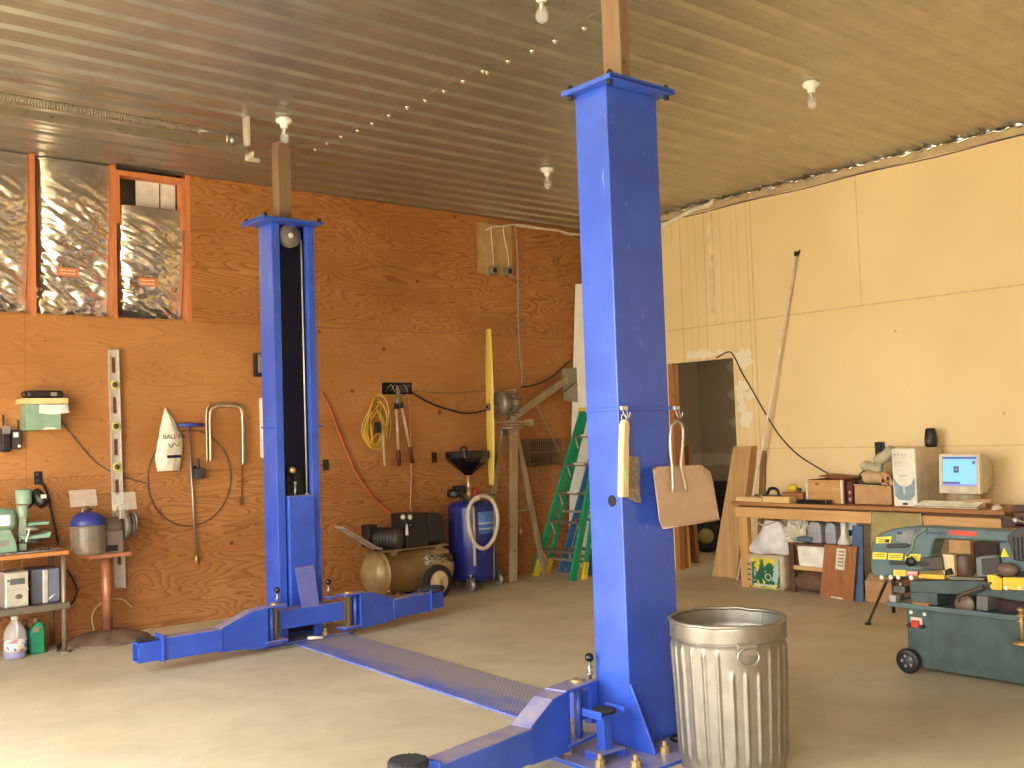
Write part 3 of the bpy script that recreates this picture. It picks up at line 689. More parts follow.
outlet(325.5, 465, 'black wall outlet just right of the rear blue post')
outlet(434, 457.5, 'black wall outlet left of the black drain funnel')
outlet(527, 452, 'black wall outlet beside the wire cage heater')
p = wy(258, 365, 8.1)
ds = thing('switch_box', 'small grey switch box peeping out left of the rear post', 'switch', (p.x, 8.1, p.z))
G().box(p.x-.04, p.x+.06, 8.06, D-.001, p.z-.1, p.z+.1).build('box', DARK, ds, .004); G().box(p.x-.02, p.x+.05, 8.054, 8.062, p.z-.07, p.z+.09).build('face', M(150, 132, 120, .5), ds, .003)
p = wy(262, 428, 8.1); z0, z1 = wy(260, 458, 8.1).z, wy(260, 398, 8.1).z
tb = thing('fluorescent_case', 'tall white plastic case on the wall behind the rear post', 'case', (p.x, 8.1, z0))
G().box(p.x-.02, p.x+.09, 8.05, D-.001, z0, z1).build('case', M(238, 228, 204, .4), tb, .012, 0, 3); G().box(p.x, p.x+.07, 8.046, 8.052, z1-.12, z1-.04).build('window_panel', M(220, 206, 178, .4), tb, .004)

# --- orange air hose
hp = [wy(x, y, 8.097) for x, y in ((322, 393), (329, 406), (338, 430), (348, 455), (358, 476), (371, 495), (384, 508))]+[V((5.28, 8.05, .72))]
tag(G().tube(cr(hp, 6), .0105, 8).build('air_hose', M(192, 96, 56, .45)), 'orange air hose curving down the wall to the compressor', 'hose')
# --- junction box in the wall cut-out
xa, xb, za, zb = cutA
jb = thing('junction_box', 'open black junction box with bare wires recessed in the plywood wall', 'electrical box', ((xa+xb)/2, D+.05, za))
G().box(xa+.001, xb-.001, D+.1, D+.105, za, zb).box(xa+.001, xa+.006, D+.001, D+.1, za, zb).box(xb-.006, xb-.001, D+.001, D+.1, za, zb).box(xa, xb, D+.001, D+.1, za+.001, za+.006).box(xa, xb, D+.001, D+.1, zb-.006, zb-.001).build('box_shell', DARK, jb)
for k in range(5):
    x = xa+.1+k*.05; G().tube(cr([(x, D+.09, za+.03+.01*k), (x+.02, D+.03, zb-.02), (x+.05, D+.02, za+.03), (x+.09, D+.09, za+.05)], 5), .004, 5).build('wire', (M(198, 176, 130, .5), GREY, M(90, 84, 70, .5))[k % 3], jb)
G().box(xb-.12, xb-.02, D+.02, D+.09, za+.02, zb-.03).build('connector', DGREY, jb, .004)
# --- yellow extension cord coil with a black plug
cc = wy(377, 428, 8.07); ec = thing('extension_cord', 'yellow extension cord coiled on a nail left of the loppers', 'cord', cc)
g = G(); pts = []
for i in range(8*26):
    t_ = i/26*2*PI; k = i/(8*26)
    rx_ = .115+.035*math.sin(i*.021+1)+.012*math.sin(i*.4); rz_ = .21+.05*math.sin(i*.033); 
    s = math.sin(t_); c_ = math.cos(t_)
    pts.append((cc.x+.03*math.sin(k*9)+rx_*s*(1.05-.35*(c_*.5+.5))+.02*c_, 8.09-.02*math.sin(i*.7)-.012*math.sin(k*5), cc.z+.03+rz_*c_+.03*math.sin(k*7)))
g.tube(pts, .0058, 6).build('coil', M(216, 176, 66, .5), ec)
p = wy(377, 427, 8.05); G().box(p.x-.028, p.x+.028, 8.02, 8.06, p.z-.055, p.z+.045).build('plug', BLACK, ec, .01)
G().tube([p+V((.015,0,-.04)), p+V((-.08,.02,-.16)), p+V((.07,.02,-.16)), p+V((.015,0,-.04))], .005, 6).build('loose_loop', M(216, 176, 66, .5), ec)
a, b = wy(383, 433, 8.045), wy(385, 466, 8.045); tag(G().tube([a+V((0,0,.04)), b], .012, 8).build('wooden_stick', M(206, 178, 136, .5)), 'short pale stick hanging in the yellow cord coil', 'stick')
# --- loppers
lp = thing('loppers', 'long handled loppers with pale tubes and dark red grips on the plywood wall', 'loppers', wy(405, 465, 8.07))
for k, (a, b, c) in enumerate((((396.5, 409), (398.5, 450), (399, 466)), ((402, 408), (410, 447), (412, 463)))):
    a, b, c = wy(*a, 8.07), wy(*b, 8.07), wy(*c, 8.07)
    h = G().cyl(a, b, .013, n=12).build('handle', M(206, 178, 150, .4, .2), lp); G().tube([b, b.lerp(c, .15), c], [.013, .02, .018], 10).build('grip', M(88, 36, 34, .5), h); G().cyl(a+(a-b).normalized()*.05, a, .02, n=10).build('ferrule', BLACK, h)
a = wy(399, 401, 8.07); G().ball(a, .035, 1, .5, 1.3).prism([a+V((-.02, 0, 0)), a+V((.02, 0, 0)), a+V((.015, 0, .1)), a+V((-.005, 0, .15)), a+V((-.03, 0, .13))], (0, .01, 0)).build('blade', M(140, 128, 110, .35, .7), lp)
# --- copper air line and wires to the turbine
tag(G().tube(cr([wy(407, 394, 8.107), wy(409, 400, 8.107), wy(410.5, 430, 8.107), wy(411.5, 470, 8.107), V((5.46, 8.085, .80)), V((5.45, 8.05, .70))], 6), .008, 7).build('copper_line', COPPER), 'thin copper line dropping from the junction box to the compressor', 'pipe')
tag(G().tube(cr([wy(414, 391, 8.1), wy(440, 393, 8.1), wy(470, 392, 8.08), V((6.62, 7.92, 1.90))], 6), .006, 6).build('wire', M(150, 118, 84, .5)), 'light wire running straight from the junction box towards the turbine', 'wire')
tag(G().tube(cr([wy(410, 391, 8.1), wy(428, 402, 8.09), wy(450, 410, 8.07), wy(472, 413, 8.0), V((6.58, 7.9, 1.74))], 6), .008, 6).build('wire', DARK), 'black cable sagging from the junction box towards the turbine', 'wire')

# --- wiring boxes up in the wall cut-out, conduit to the ceiling corner
xa, xb, za, zb = cutB
for k, (px_, py_, lab) in enumerate(((493, 270, 'left of two metal wiring boxes in the cream wall cut-out'), (508, 271, 'right of two metal wiring boxes in the cream wall cut-out'))):
    p = wy(px_, py_, D); o = thing('wiring_box', lab, 'electrical box', (p.x, D-.02, p.z), 'wiring boxes in the wall cut-out')
    G().lathe((p.x, D-.03, p.z), [(0, 0), (.05, 0), (.052, .004), (.052, .05), (0, .05)], 8, (0, 1, 0), False).build('box', M(150, 146, 128, .4, .5), o, .003)
    G().box(p.x-.018, p.x+.022, D-.036, D-.028, p.z-.03, p.z+.02).build('knockout', DARK, o)
    top = wy(491 if k == 0 else 503, 226, D-.01)
    G().tube(cr([(p.x, D-.01, p.z+.05), (p.x-.01, D-.02, p.z+.16), (top.x, D-.01, top.z-.05), (top.x+.03, D-.008, top.z)], 6), .006, 6).build('supply_wire', CREAM, o)
pts = [wy(x, y, D-.024) for x, y in ((486, 230), (492, 227), (503, 226), (516, 224.5), (531, 226.5), (545, 229), (557, 230), (568, 233), (577, 234), (588, 235))]
tag(G().tube(cr(pts, 6), .008, 6).tube(cr([p+V((0, -.004, -.014-.006*math.sin(i*2))) for i, p in enumerate(pts[3:])], 6), .006, 6).build('cable_run', CREAM), 'white cables stapled along the top of the plywood wall', 'cable')
pts = [wy(x, y, D-.0105) for x, y in ((515, 227), (517, 245), (518, 270), (518, 300), (518.5, 330), (520, 355), (522, 375), (521, 387))]
tag(G().tube(cr(pts, 6), .011, 7).build('drop_cable', M(170, 140, 126, .5)), 'grey cable dropping down the wall to the turbine generator', 'cable')

# --- ceiling lamps
def lamp(x, y, lab):
    o = thing('ceiling_lamp', lab, 'lamp', (x, y, H-.1), 'bare bulbs on the ceiling'); z = H-.002
    G().lathe((x, y, z), [(0, 0), (.055, 0), (.056, -.012), (.056, -.022), (.044, -.034), (.028, -.04), (.026, -.066), (.02, -.07), (0, -.07)], 28).build('lamp_holder', PORC, o)
    b = G().lathe((x, y, z-.068), [(.013, 0), (.015, -.02), (.022, -.035), (.031, -.058), (.033, -.075), (.028, -.095), (.015, -.108), (0, -.111)], 24).build('bulb', GLASS, o)
    G().lathe((x, y, z-.066), [(.0135, 0), (.0135, -.02), (.006, -.03), (.005, -.05), (0, -.052)], 12).build('bulb_stem', STEEL, b)
lamp(3.31, 6.32, 'bare bulb in a white holder above the rear blue post')
lamp(*fl(541, -12, H).xy, 'bare bulb half cut off by the top picture edge')
lamp(*fl(547, 168, H).xy, 'bare bulb on the ceiling left of the front blue post')
lamp(*fl(811, 82, H).xy, 'bare bulb on the ceiling over the cream wall side')

# --- overhead door track with its long spring
tk = thing('door_track', 'galvanised overhead door track with long coil spring under the ceiling', 'door track', (1.2, 6.45, 3.35))
yT = 6.46; x1 = 3.10
G().box(-.7, x1, yT, yT+.004, 3.40, 3.47).box(-.7, x1, yT-.035, yT, 3.40, 3.404).box(-.7, x1, yT-.035, yT-.031, 3.404, 3.42).build('track_rail', mat_galv('track_zinc', 190, 180, 158, .3, 12., .8), tk)
G().box(x1-.02, x1+.0, yT-.05, yT+.02, 3.46, H-.002).box(x1-.02, x1+.09, yT-.005, yT, 3.36, 3.39).box(x1, x1+.004, yT-.09, yT+.03, 3.37, 3.41).build('end_bracket', ALU, tk)
pts = []; ys, zs = yT-.06, 3.50; pitch = .0165; x = .15
N = int((2.74-x)/pitch*8)
for i in range(N+1):
    t_ = i/8*2*PI; pts.append((x+pitch*i/8, ys+.026*math.cos(t_), zs+.026*math.sin(t_)))
G().tube(pts, .0038, 5).build('coil_spring', M(150, 136, 112, .35, .7), tk)
G().cyl((2.73, ys, zs), (2.93, ys, zs), .005, n=8).cyl((2.93, ys, zs+.02), (2.93, ys, zs-.05), .009, n=8).cyl((-.6, ys, zs), (.16, ys, zs), .005, n=8).build('spring_hook', STEEL, tk)
G().lathe((3.0, yT-.02, 3.49), [(0, 0), (.035, 0), (.028, .008), (.028, .014), (.035, .02), (0, .02)], 18, (0, 1, 0)).build('cable_pulley', STEEL, tk)
# ================================================================== LEFT BENCH
YB0, YB1 = 7.64, 8.06
zt = wy(60, 551, YB0).z; xr = wy(72, 551, YB0).x; xl = 1.15
zsh = wy(40, 608, YB0).z
tb = thing('tool_bench', 'small bench with plywood top, steel pipe legs and lower shelf at the left edge', 'bench', ((xl+xr)/2, 7.85, 0))
G().prism([(xl, YB0, zt-.03), (xr-.02, YB0, zt-.03), (xr, YB0+.03, zt-.03), (xr, YB1, zt-.03), (xl, YB1, zt-.03)], (0, 0, .03)).build('bench_top', mat_wood('bench_plywood', (186, 116, 60), (210, 142, 84), 0), tb, .005)
xL = wy(64, 600, YB0+.05).x
for (x, y) in ((xL, YB0+.05), (xL, YB1-.06), (xl+.1, YB0+.05), (xl+.1, YB1-.06)):
    l = G().cyl((x, y, .012), (x, y, zt-.03), .017, n=14).build('leg', M(150, 132, 104, .4, .4), tb); G().lathe((x, y, 0), [(0, 0), (.045, 0), (.045, .006), (.02, .014), (0, .014)], 16).build('foot_flange', M(150, 132, 104, .4, .4), l)
G().box(xl+.06, xL+.02, YB0+.02, YB1-.02, zsh-.012, zsh+.012).box(xl+.06, xL+.03, YB0+.01, YB0+.02, zsh-.03, zsh+.014).build('shelf', M(120, 108, 88, .5, .2), tb, .003)
# newspaper under the machines
def paper(u, v): return (1.72+.50*u, 7.66+.34*v, zt+.003+.006*noise.noise(V((u*6, v*6, 1)))+.004)
t = NT('newsprint'); P = t.coord(); nz = t.noise(t.scale(P, 60., 8., 1.), 1., 3); bl = t.noise(P, 9., 2)
NEWS = t.out(t.mix(t.math('GREATER_THAN', t.math('ADD', t.math('MULTIPLY', nz, .6), t.math('MULTIPLY', bl, .5)), .57), rgb(206, 194, 170), rgb(84, 76, 70)), .8)
tag(G().grid(paper, 14, 10).build('newspaper', NEWS, None, 0, .002), 'spread newspaper under the green machine on the left bench', 'newspaper')
zp = zt+.013
# green bench machine: motor drum, pedestal, column with cup, tilting tables, black motor lamp
YM = 7.82
def zat(y, Y=YM): return wy(20, y, Y).z
def xat(x, Y=YM): return wy(x, 520, Y).x
gm = thing('bench_machine', 'mint green grinding machine with tilted work tables on the left bench', 'machine', (xat(16), YM, zp))
x0_, x1_ = xat(-14), xat(15)
G().lathe((x0_, YM, zat(519)), [(0, 0), (.078, 0), (.085, .01), (.085, x1_-x0_-.03), (.07, x1_-x0_-.01), (.02, x1_-x0_), (0, x1_-x0_)], 28, (1, 0, 0)).build('motor_drum', MINT, gm)
q = zat(519); G().box(x0_+.02, xat(7), YM-.088, YM-.084, q-.035, q+.04).build('rating_label', WHITE, gm, .002)
zb_ = zp
G().prism([(xat(-14), YM-.08, zb_), (xat(14.5), YM-.08, zb_), (xat(13), YM-.08, zat(541)), (xat(8), YM-.08, zat(528)), (xat(-14), YM-.08, zat(528))], (0, .16, 0)).build('pedestal', MINT, gm, .008)
G().box(xat(-6), xat(6), YM-.083, YM-.079, zat(544), zat(538)).build('switch_plate', GREY, gm, .002)
cx_ = xat(22.5)
G().box(cx_-.03, cx_+.02, YM-.03, YM+.04, zp, zat(505)).lathe((cx_, YM, zat(518)), [(0, 0), (.04, 0), (.04, .07), (.03, .09), (0, .09)], 18).build('column', M(150, 166, 140, .4), gm, .006)
G().lathe((xat(24), YM, zat(504)), [(0, 0), (.05, 0), (.052, .005), (.056, .098), (.05, .1), (.046, .09), (0, .085)], 28).build('coolant_cup', MINT, gm)
G().prism([(xat(26), YM-.07, zat(526)), (xat(46), YM-.07, zat(526)), (xat(47), YM-.07, zat(523)), (xat(28), YM-.07, zat(523))], (0, .14, 0)).build('upper_table', MINT, gm, .003)
G().prism([(xat(15), YM-.09, zat(534)), (xat(20), YM-.09, zat(539)), (xat(46), YM-.09, zat(539)), (xat(48), YM-.09, zat(533)), (xat(40), YM-.09, zat(535)), (xat(24), YM-.09, zat(536))], (0, .18, 0)).build('lower_table', MINT, gm, .004)
G().lathe((xat(30), YM, zat(543)), [(0, 0), (.09, 0), (.07, .035), (0, .035)], 20).build('turntable', M(60, 60, 54, .6), gm)
G().lathe((xat(30), YM-.02, zat(531)), [(0, 0), (.05, .0), (.055, .012), (.03, .03), (0, .03)], 18).build('work_head', M(180, 176, 160, .35, .4), gm)
G().cyl((xat(21), YM-.12, zat(541)), (xat(26), YM-.1, zat(528)), .006, n=8).build('feed_lever', CREAM, gm)
a, b = V((xat(36), YM+.06, zat(494))), V((xat(46), YM+.0, zat(506)))
mt = G().lathe(a, [(0, 0), (.045, 0), (.05, .012), (.05, .1), (.045, .12), (0, .12)], 20, b-a).build('black_motor', BLACK, gm)
c_ = a.lerp(b, .5); G().box(c_.x-.005, c_.x+.03, c_.y-.058, c_.y-.05, c_.z+.0, c_.z+.03).build('motor_label', CREAM, mt)
G().tube(cr([a.lerp(b, .4)-V((.04,0,.02)), (xat(33), YM+.02, zat(505)), (xat(29), YM, zat(508)), (cx_+.02, YM, zat(510))], 5), .01, 8).build('motor_arm', BLACK, gm)
tag(G().tube(cr([(xat(40, 8.1), 8.095, wy(39, 480, 8.1).z), wy(46, 490, 8.1), wy(51, 510, 8.1), wy(57, 538, 8.08), (wy(57, 545, 8.0).x, 7.98, zt+.02)], 6), .009, 7).build('machine_cord', BLACK), 'black cord hanging from the outlet down to the left bench', 'cord')
# stereo and speaker on the shelf
zs_ = zsh+.0125
def shelf_x(x, Y): return wx_(x, Y)
wx_ = lambda x, Y: wy(x, 590, Y).x
xa, xb = wx_(5, 7.70), wx_(29, 7.70); zz = wy(17, 572, 7.70).z
so_ = thing('stereo', 'silver compact stereo with grey display on the bench shelf', 'stereo', ((xa+xb)/2, 7.8, zs_))
G().box(xa, xb, 7.71, 7.95, zs_, zz).build('case', M(170, 160, 144, .45), so_, .006)
fc = G().box(xa+.004, xb-.004, 7.698, 7.712, zs_+.01, zz-.006).build('front_panel', M(214, 204, 182, .35, .3), so_, .005)
hx = (xa+xb)/2; hh = zz-zs_
G().box(hx-.045, hx+.05, 7.694, 7.70, zz-.085, zz-.045).build('display', M(96, 104, 92, .25), fc, .002)
G().box(xa+.01, xb-.01, 7.695, 7.699, zs_+hh*.49, zs_+hh*.5).build('seam', GREY, fc)
for k in range(6): G().lathe((xa+.035+k*.022, 7.696, zz-.125), [(0, 0), (.006, 0), (.008, .003)], 10, (0, 1, 0)).build('button', M(238, 230, 210, .3), fc)
G().ball((hx+.01, 7.70, zs_+hh*.31), .024, 1.1, .25, .8).build('volume_dial', M(120, 110, 96, .3, .3), fc)
G().box(xa+.014, xa+.026, 7.694, 7.699, zz-.062, zz-.05).build('power_button', BLACK, fc)
xc_, xd = wx_(32, 7.74), wx_(60, 7.74); zz2 = wy(45, 569, 7.74).z
sp_ = thing('speaker', 'grey loudspeaker with a silver front strip beside the stereo', 'speaker', ((xc_+xd)/2, 7.85, zs_))
G().box(xc_, xd, 7.76, 7.98, zs_, zz2).build('cabinet', M(96, 98, 108, .5), sp_, .008)
xm = xc_+.075
G().box(xm, xd, 7.742, 7.76, zs_+.006, zz2-.004).build('grille', M(112, 116, 134, .6), sp_, .006)
G().box(xm-.002, xm+.03, 7.734, 7.76, zs_+.004, zz2-.006).build('silver_strip', M(222, 212, 192, .3, .3), sp_, .004)
G().cyl((xm+.035, 7.74, zs_+.025), (xd-.03, 7.74, zs_+.06), .006, n=8).build('lower_trim', M(222, 212, 192, .3, .3), sp_)
# wire handle basket hook under the top
tag(G().tube(cr([(wx_(3, 7.85), 7.85, zt-.035), (wx_(3, 7.85), 7.85, zt-.12), (wx_(12, 7.85), 7.85, zt-.14), (wx_(22, 7.85), 7.85, zt-.12), (wx_(22, 7.85), 7.85, zt-.035)], 6), .005, 6).build('wire_loop', M(140, 110, 80, .5)), 'thin wire loop hanging below the left bench top', 'wire')
# jugs on the floor
p = fl(15, 658)
jg = thing('washer_fluid_jug', 'clear gallon jug with purple fluid and a paper label on the floor', 'jug', (p.x, p.y, 0))
s_ = 1.; hj = hx_ = (wy(15, 615, p.y).z)
prof = [(0, 0), (.068, 0), (.076, .008), (.077, .15), (.072, .19), (.05, .235), (.03, .262), (.022, .275), (.022, .29)]
k = (hj-.02)/.29
prof = [(r*.98, z*k) for r, z in prof]
G().lathe((p.x, p.y, .001), prof, 32).build('bottle', CLOUDY, jg)
G().lathe((p.x, p.y, .006), [(0, 0), (.066, 0), (.071, .008), (.0735, .052), (0, .053)], 28).build('purple_fluid', M(96, 84, 176, .2), jg)
G().lathe((p.x, p.y, hj-.028), [(.024, 0), (.025, .004), (.025, .026), (0, .028)], 20).build('cap', WHITE, jg)
lbm = NT('jug_label'); P = lbm.coord(); x, y, z = lbm.xyz(P); n_ = lbm.noise(P, 16., 3)
LBL = lbm.out(lbm.ramp(n_, (.38, rgb(60, 84, 166)), (.46, rgb(236, 230, 218)), (.58, rgb(236, 226, 190)), (.66, rgb(206, 120, 130))), .5)
vs = []; g = G(); r_ = .0785*.98
for j in range(15):
    a_ = math.radians(195+j*11); vs += [(p.x+r_*math.cos(a_), p.y+r_*math.sin(a_), .055*k), (p.x+r_*math.cos(a_), p.y+r_*math.sin(a_), .145*k)]
g.add(vs, [(2*j, 2*j+2, 2*j+3, 2*j+1) for j in range(14)], True); g.build('label', LBL, jg, 0, .001)
G().tube(cr([(p.x-.005, p.y-.04, hj-.03), (p.x-.005, p.y-.082, hj-.06), (p.x-.005, p.y-.09, hj-.11), (p.x-.005, p.y-.075, hj-.14)], 6), .010, 8).build('handle', CLOUDY, jg)
p = fl(38, 653)
gj = thing('oil_bottle', 'flat green plastic oil bottle standing behind the clear jug', 'bottle', (p.x, p.y, 0)); hb = wy(37, 622, p.y).z
G().prism([(p.x-.055, p.y-.03, 0), (p.x+.04, p.y-.03, 0), (p.x+.04, p.y-.03, hb*.72), (p.x+.035, p.y-.03, hb*.9), (p.x+.02, p.y-.03, hb), (p.x-.005, p.y-.03, hb), (p.x-.04, p.y-.03, hb*.86), (p.x-.055, p.y-.03, hb*.7)], (0, .07, 0)).build('bottle', M(40, 150, 104, .4), gj, .012, 0, 3)
G().cyl((p.x-.012, p.y+.005, hb-.005), (p.x-.018, p.y+.005, hb+.035), .018, n=14).build('cap', M(120, 110, 92, .5), gj)
G().box(p.x-.035, p.x+.0, p.y-.034, p.y-.03, hb*.7, hb*.86).build('neck_label', M(176, 140, 116, .5), gj)
p2 = fl(29, 655); bj = thing('oil_bottle', 'dark plastic bottle between the clear jug and the green one', 'bottle', (p2.x, p2.y+.05, 0))
G().lathe((p2.x+.0, p2.y+.1, 0), [(0, 0), (.04, 0), (.044, .01), (.044, .15), (.02, .19), (.018, .2)], 20).build('bottle', M(70, 56, 46, .4), bj); G().cyl((p2.x, p2.y+.1, .2), (p2.x, p2.y+.1, .23), .02, n=14).build('cap', M(120, 100, 84, .5), bj)
# ================================================================== BENCH GRINDER ON A PEDESTAL
bc_ = fl(108, 640); gx, gy = bc_.x, bc_.y
YG = gy
zg = lambda y: wy(105, y, YG).z
xg = lambda x, y=530: wy(x, y, YG).x
gp = thing('bench_grinder', 'bench grinder with blue guard on a copper coloured pipe pedestal', 'grinder', (gx, gy, 0))
G().lathe((gx, gy, 0), [(0, .0), (.30, 0), (.302, .004), (.29, .015), (.2, .05), (.08, .075), (.0, .078)], 40).build('disc_base', M(140, 112, 88, .6, .2, .25), gp)
ztop = zg(555)
G().cyl((gx, gy, .07), (gx-.01, gy, ztop), .036, n=24).build('pedestal_pipe', M(188, 122, 86, .4, .3, .2), gp)
G().prism([(xg(84), gy-.11, ztop-.012), (xg(126), gy-.11, ztop-.012), (xg(126), gy+.09, ztop-.012), (xg(82), gy+.09, ztop-.012)], (0, 0, .03)).build('mounting_plate', M(176, 112, 78, .5), gp, .003)
zm = zg(527)
G().lathe((xg(97), gy, zm), [(0, 0), (.05, 0), (.068, .012), (.072, .05), (.072, .14), (.066, .17), (.05, .185), (0, .185)], 26, (1, 0, 0)).build('motor', M(112, 92, 80, .45, .2), gp)
G().box(xg(102), xg(120), gy-.075, gy+.06, ztop+.014, zm-.03).build('motor_foot', M(120, 104, 90, .5), gp, .006)
G().box(xg(102), xg(114), gy-.08, gy-.07, ztop+.03, ztop+.075).build('switch_plate', BLACK, gp, .003)
wl = G().lathe((xg(82), gy, zm+.005), [(0, 0), (.095, .0), (.10, .01), (.10, .08), (.09, .09), (0, .09)], 34, (1, 0, 0)).build('wheel_guard', M(150, 138, 118, .4, .4), gp)
fs = thing('face_shield', 'blue and clear plastic face shield hung over the left side of the bench grinder', 'face shield', (xg(88), gy-.1, zm))
cxs, cys, rs = xg(86.5), gy-.02, .13
def dome(u, v):
    a_ = PI*(1.02+.96*u); b_ = PI/2*v
    return (cxs+rs*.98*math.cos(a_)*math.cos(b_)**.7, cys+rs*math.sin(a_)*math.cos(b_)**.7, zm+.025+.10*math.sin(b_))
G().grid(dome, 24, 10).build('blue_crown', M(50, 58, 134, .35), fs, 0, .004)
def visor(u, v):
    a_ = PI*(1.02+.96*u); r = rs*(1.02-.03*v)
    return (cxs+r*math.cos(a_), cys+r*math.sin(a_)-.02*v, zm+.03-(.195+.02*math.sin(PI*u))*v)
G().grid(visor, 24, 8).build('clear_visor', mat_glass('scuffed_visor', rgb(150, 138, 116), .4), fs, 0, .003)
G().torus((cxs-.02, cys-.02, zm+.135), .02, .005, (0, 1, 0), 16, 6).cyl((cxs-.02, cys-.02, zm+.10), (cxs+.03, cys-.01, zm+.15), .008, n=8).build('ratchet_band', STEEL, fs)
G().cyl((xg(116), gy, zm), (xg(134), gy, zm), .014, n=12).build('arbor', STEEL, gp)
G().lathe((xg(129), gy, zm), [(0, 0), (.085, 0), (.088, .004), (.088, .022), (0, .024)], 32, (1, 0, 0)).build('grinding_wheel', M(120, 116, 112, .8), gp)
G().lathe((xg(122), gy, zm), [(.02, 0), (.10, .0), (.104, .008), (.104, .04), (.09, .046), (.06, .046)], 30, (1, 0, 0)).build('right_guard', M(130, 118, 104, .4, .4), gp)
G().lathe((xg(133), gy, zm+.02), [(0, 0), (.07, 0), (.07, .012), (0, .014)], 28, (1, 0, 0)).build('guard_cap', M(196, 186, 168, .35, .4), gp)
for xx, yy_, ww, hh_, nm in ((83, 498, .19, .12, 'eye_shield'), (123.5, 501, .18, .13, 'eye_shield')):
    p = wy(xx, yy_, gy-.1); s = G().prism([(p.x-ww/2, gy-.13, p.z-hh_/2), (p.x+ww/2, gy-.13, p.z-hh_/2), (p.x+ww/2, gy-.09, p.z+hh_/2), (p.x-ww/2, gy-.09, p.z+hh_/2)], (0, .004, 0)).build(nm, PLAST, gp)
    G().tube(cr([(p.x, gy-.118, p.z-hh_/2+.02), (p.x+.02, gy-.1, p.z-hh_/2-.03), (p.x+.02, gy-.03, zm+.13), (p.x+.0, gy, zm+.1)], 5), .006, 6).build('shield_arm', STEEL, s)
p = wy(124, 512, gy-.05); G().box(p.x-.035, p.x+.03, gy-.06, gy-.03, p.z-.05, p.z+.06).build('shield_bracket', M(190, 176, 150, .35, .5), gp, .004)
p = wy(86, 508, gy-.05); G().lathe((p.x, gy-.06, p.z-.02), [(0, 0), (.02, 0), (.02, .03), (.01, .04), (0, .04)], 12).build('shield_knob', STEEL, gp)
# cords on the floor by the wall
tag(G().tube(cr([fl(152, 629, .006), fl(130, 632, .006), fl(100, 636, .006)+V((0,.25,0)), fl(80, 634, .006), fl(62, 640, .006)], 6), .007, 6).build('white_cable', M(226, 214, 186, .5)), 'white cord lying on the floor along the plywood wall', 'cord')
tag(G().tube(cr([fl(80, 632, .011), fl(72, 634, .011), fl(66, 639, .011), fl(60, 645, .011), fl(57, 650, .011)], 6), .010, 7).build('black_cable', BLACK), 'black cord bunched on the floor behind the bench leg', 'cord')
pts = [(wy(132, 607, 8.06).x, 8.06, wy(132, 607, 8.06).z), wy(122, 599, 8.08), wy(108, 600, 8.08), wy(97, 607, 8.07), wy(92, 618, 8.06), V((wy(95, 630, 8.04).x, 8.03, .02))]
tag(G().tube(cr(pts, 6), .007, 6).build('loose_cable', M(196, 166, 108, .5)), 'stiff tan cable looping up the wall behind the grinder pedestal', 'cable')
pts = [wy(67, 570, 8.1), wy(72, 578, 8.09), wy(77, 590, 8.08), wy(73, 602, 8.08), wy(66, 606, 8.07)]
tag(G().tube(cr(pts, 6), .007, 6).build('hanging_cord', BLACK), 'black cord looping beside the right bench leg', 'cord')
# ================================================================== AIR COMPRESSOR
YC = 7.74
zc = lambda y, Y=YC: wy(405, y, Y).z
xc = lambda x, Y=YC: wy(x, 560, Y).x
ac = thing('air_compressor', 'bronze portable air compressor with black pump on top standing by the plywood wall', 'compressor', (xc(408), YC, 0))
R_ = .195; zt = zc(570); xa, xb = xc(365), xc(448)
ln = xb-xa
prof = [(0, 0), (R_*.35, .008), (R_*.68, .03), (R_*.9, .065), (R_*.985, .105), (R_, .13), (R_+.003, .131), (R_+.003, .14), (R_, .141), (R_, ln-.13), (R_*.985, ln-.105), (R_*.9, ln-.065), (R_*.68, ln-.03), (R_*.35, ln-.008), (0, ln)]
tk_ = G().lathe((xa, YC, zt), prof, 36, (1, 0, 0)).build('tank', TANK, ac)
G().lathe((xa+.03, YC-.1, zt-.05), [(0, 0), (.012, 0), (.012, .02), (0, .02)], 10, (-1, -.4, 0)).build('tank_plug', BRASS, tk_)
G().lathe((xa+.12, YC-.17, zt-.13), [(0, 0), (.014, 0), (.014, .03), (0, .03)], 10, (-.3, -1, -.3)).build('drain_valve', BRASS, tk_)
xs0, xs1 = xc(413), xc(441); g = G(); vs = []
for j in range(9):
    a_ = math.radians(14+j*3.2); yy, zz = YC-(R_+.002)*math.cos(a_), zt+(R_+.002)*math.sin(a_); vs += [(xs0, yy, zz), (xs1, yy, zz)]
g.add(vs, [(2*j, 2*j+1, 2*j+3, 2*j+2) for j in range(8)], True)
tl = NT('worn_decal'); P = tl.coord(); n_ = tl.noise(tl.scale(P, 30., 1., 60.), 1., 3)
g.build('decal', tl.out(tl.ramp(n_, (.45, rgb(70, 58, 42)), (.6, rgb(176, 152, 108))), .5), tk_, 0, .001)
for x in (xa+.19, xa+.27):
    G().box(x-.012, x+.012, YC-.1, YC-.08, 0, zt-R_*.75).build('foot', M(150, 122, 80, .4, .2), ac, .002)
zpl = zt+R_
G().prism([(xc(377), YC-.13, zpl-.005), (xc(441), YC-.13, zpl-.005), (xc(441), YC-.13, zpl+.012), (xc(372), YC-.13, zpl+.012)], (0, .26, 0)).box(xc(384), xc(390), YC-.12, YC+.12, zpl-.05, zpl).box(xc(430), xc(436), YC-.12, YC+.12, zpl-.04, zpl).build('saddle_plate', M(140, 112, 76, .5, .2), ac, .004)
z0 = zpl+.012
pm = G().lathe((xc(388), YC-.02, z0+.09), [(0, -.15), (.06, -.15), (.09, -.13), (.095, -.1), (.095, .1), (.07, .14), (0, .14)], 28, (.55, -.83, 0)).build('motor', M(66, 56, 48, .5, .1), ac)
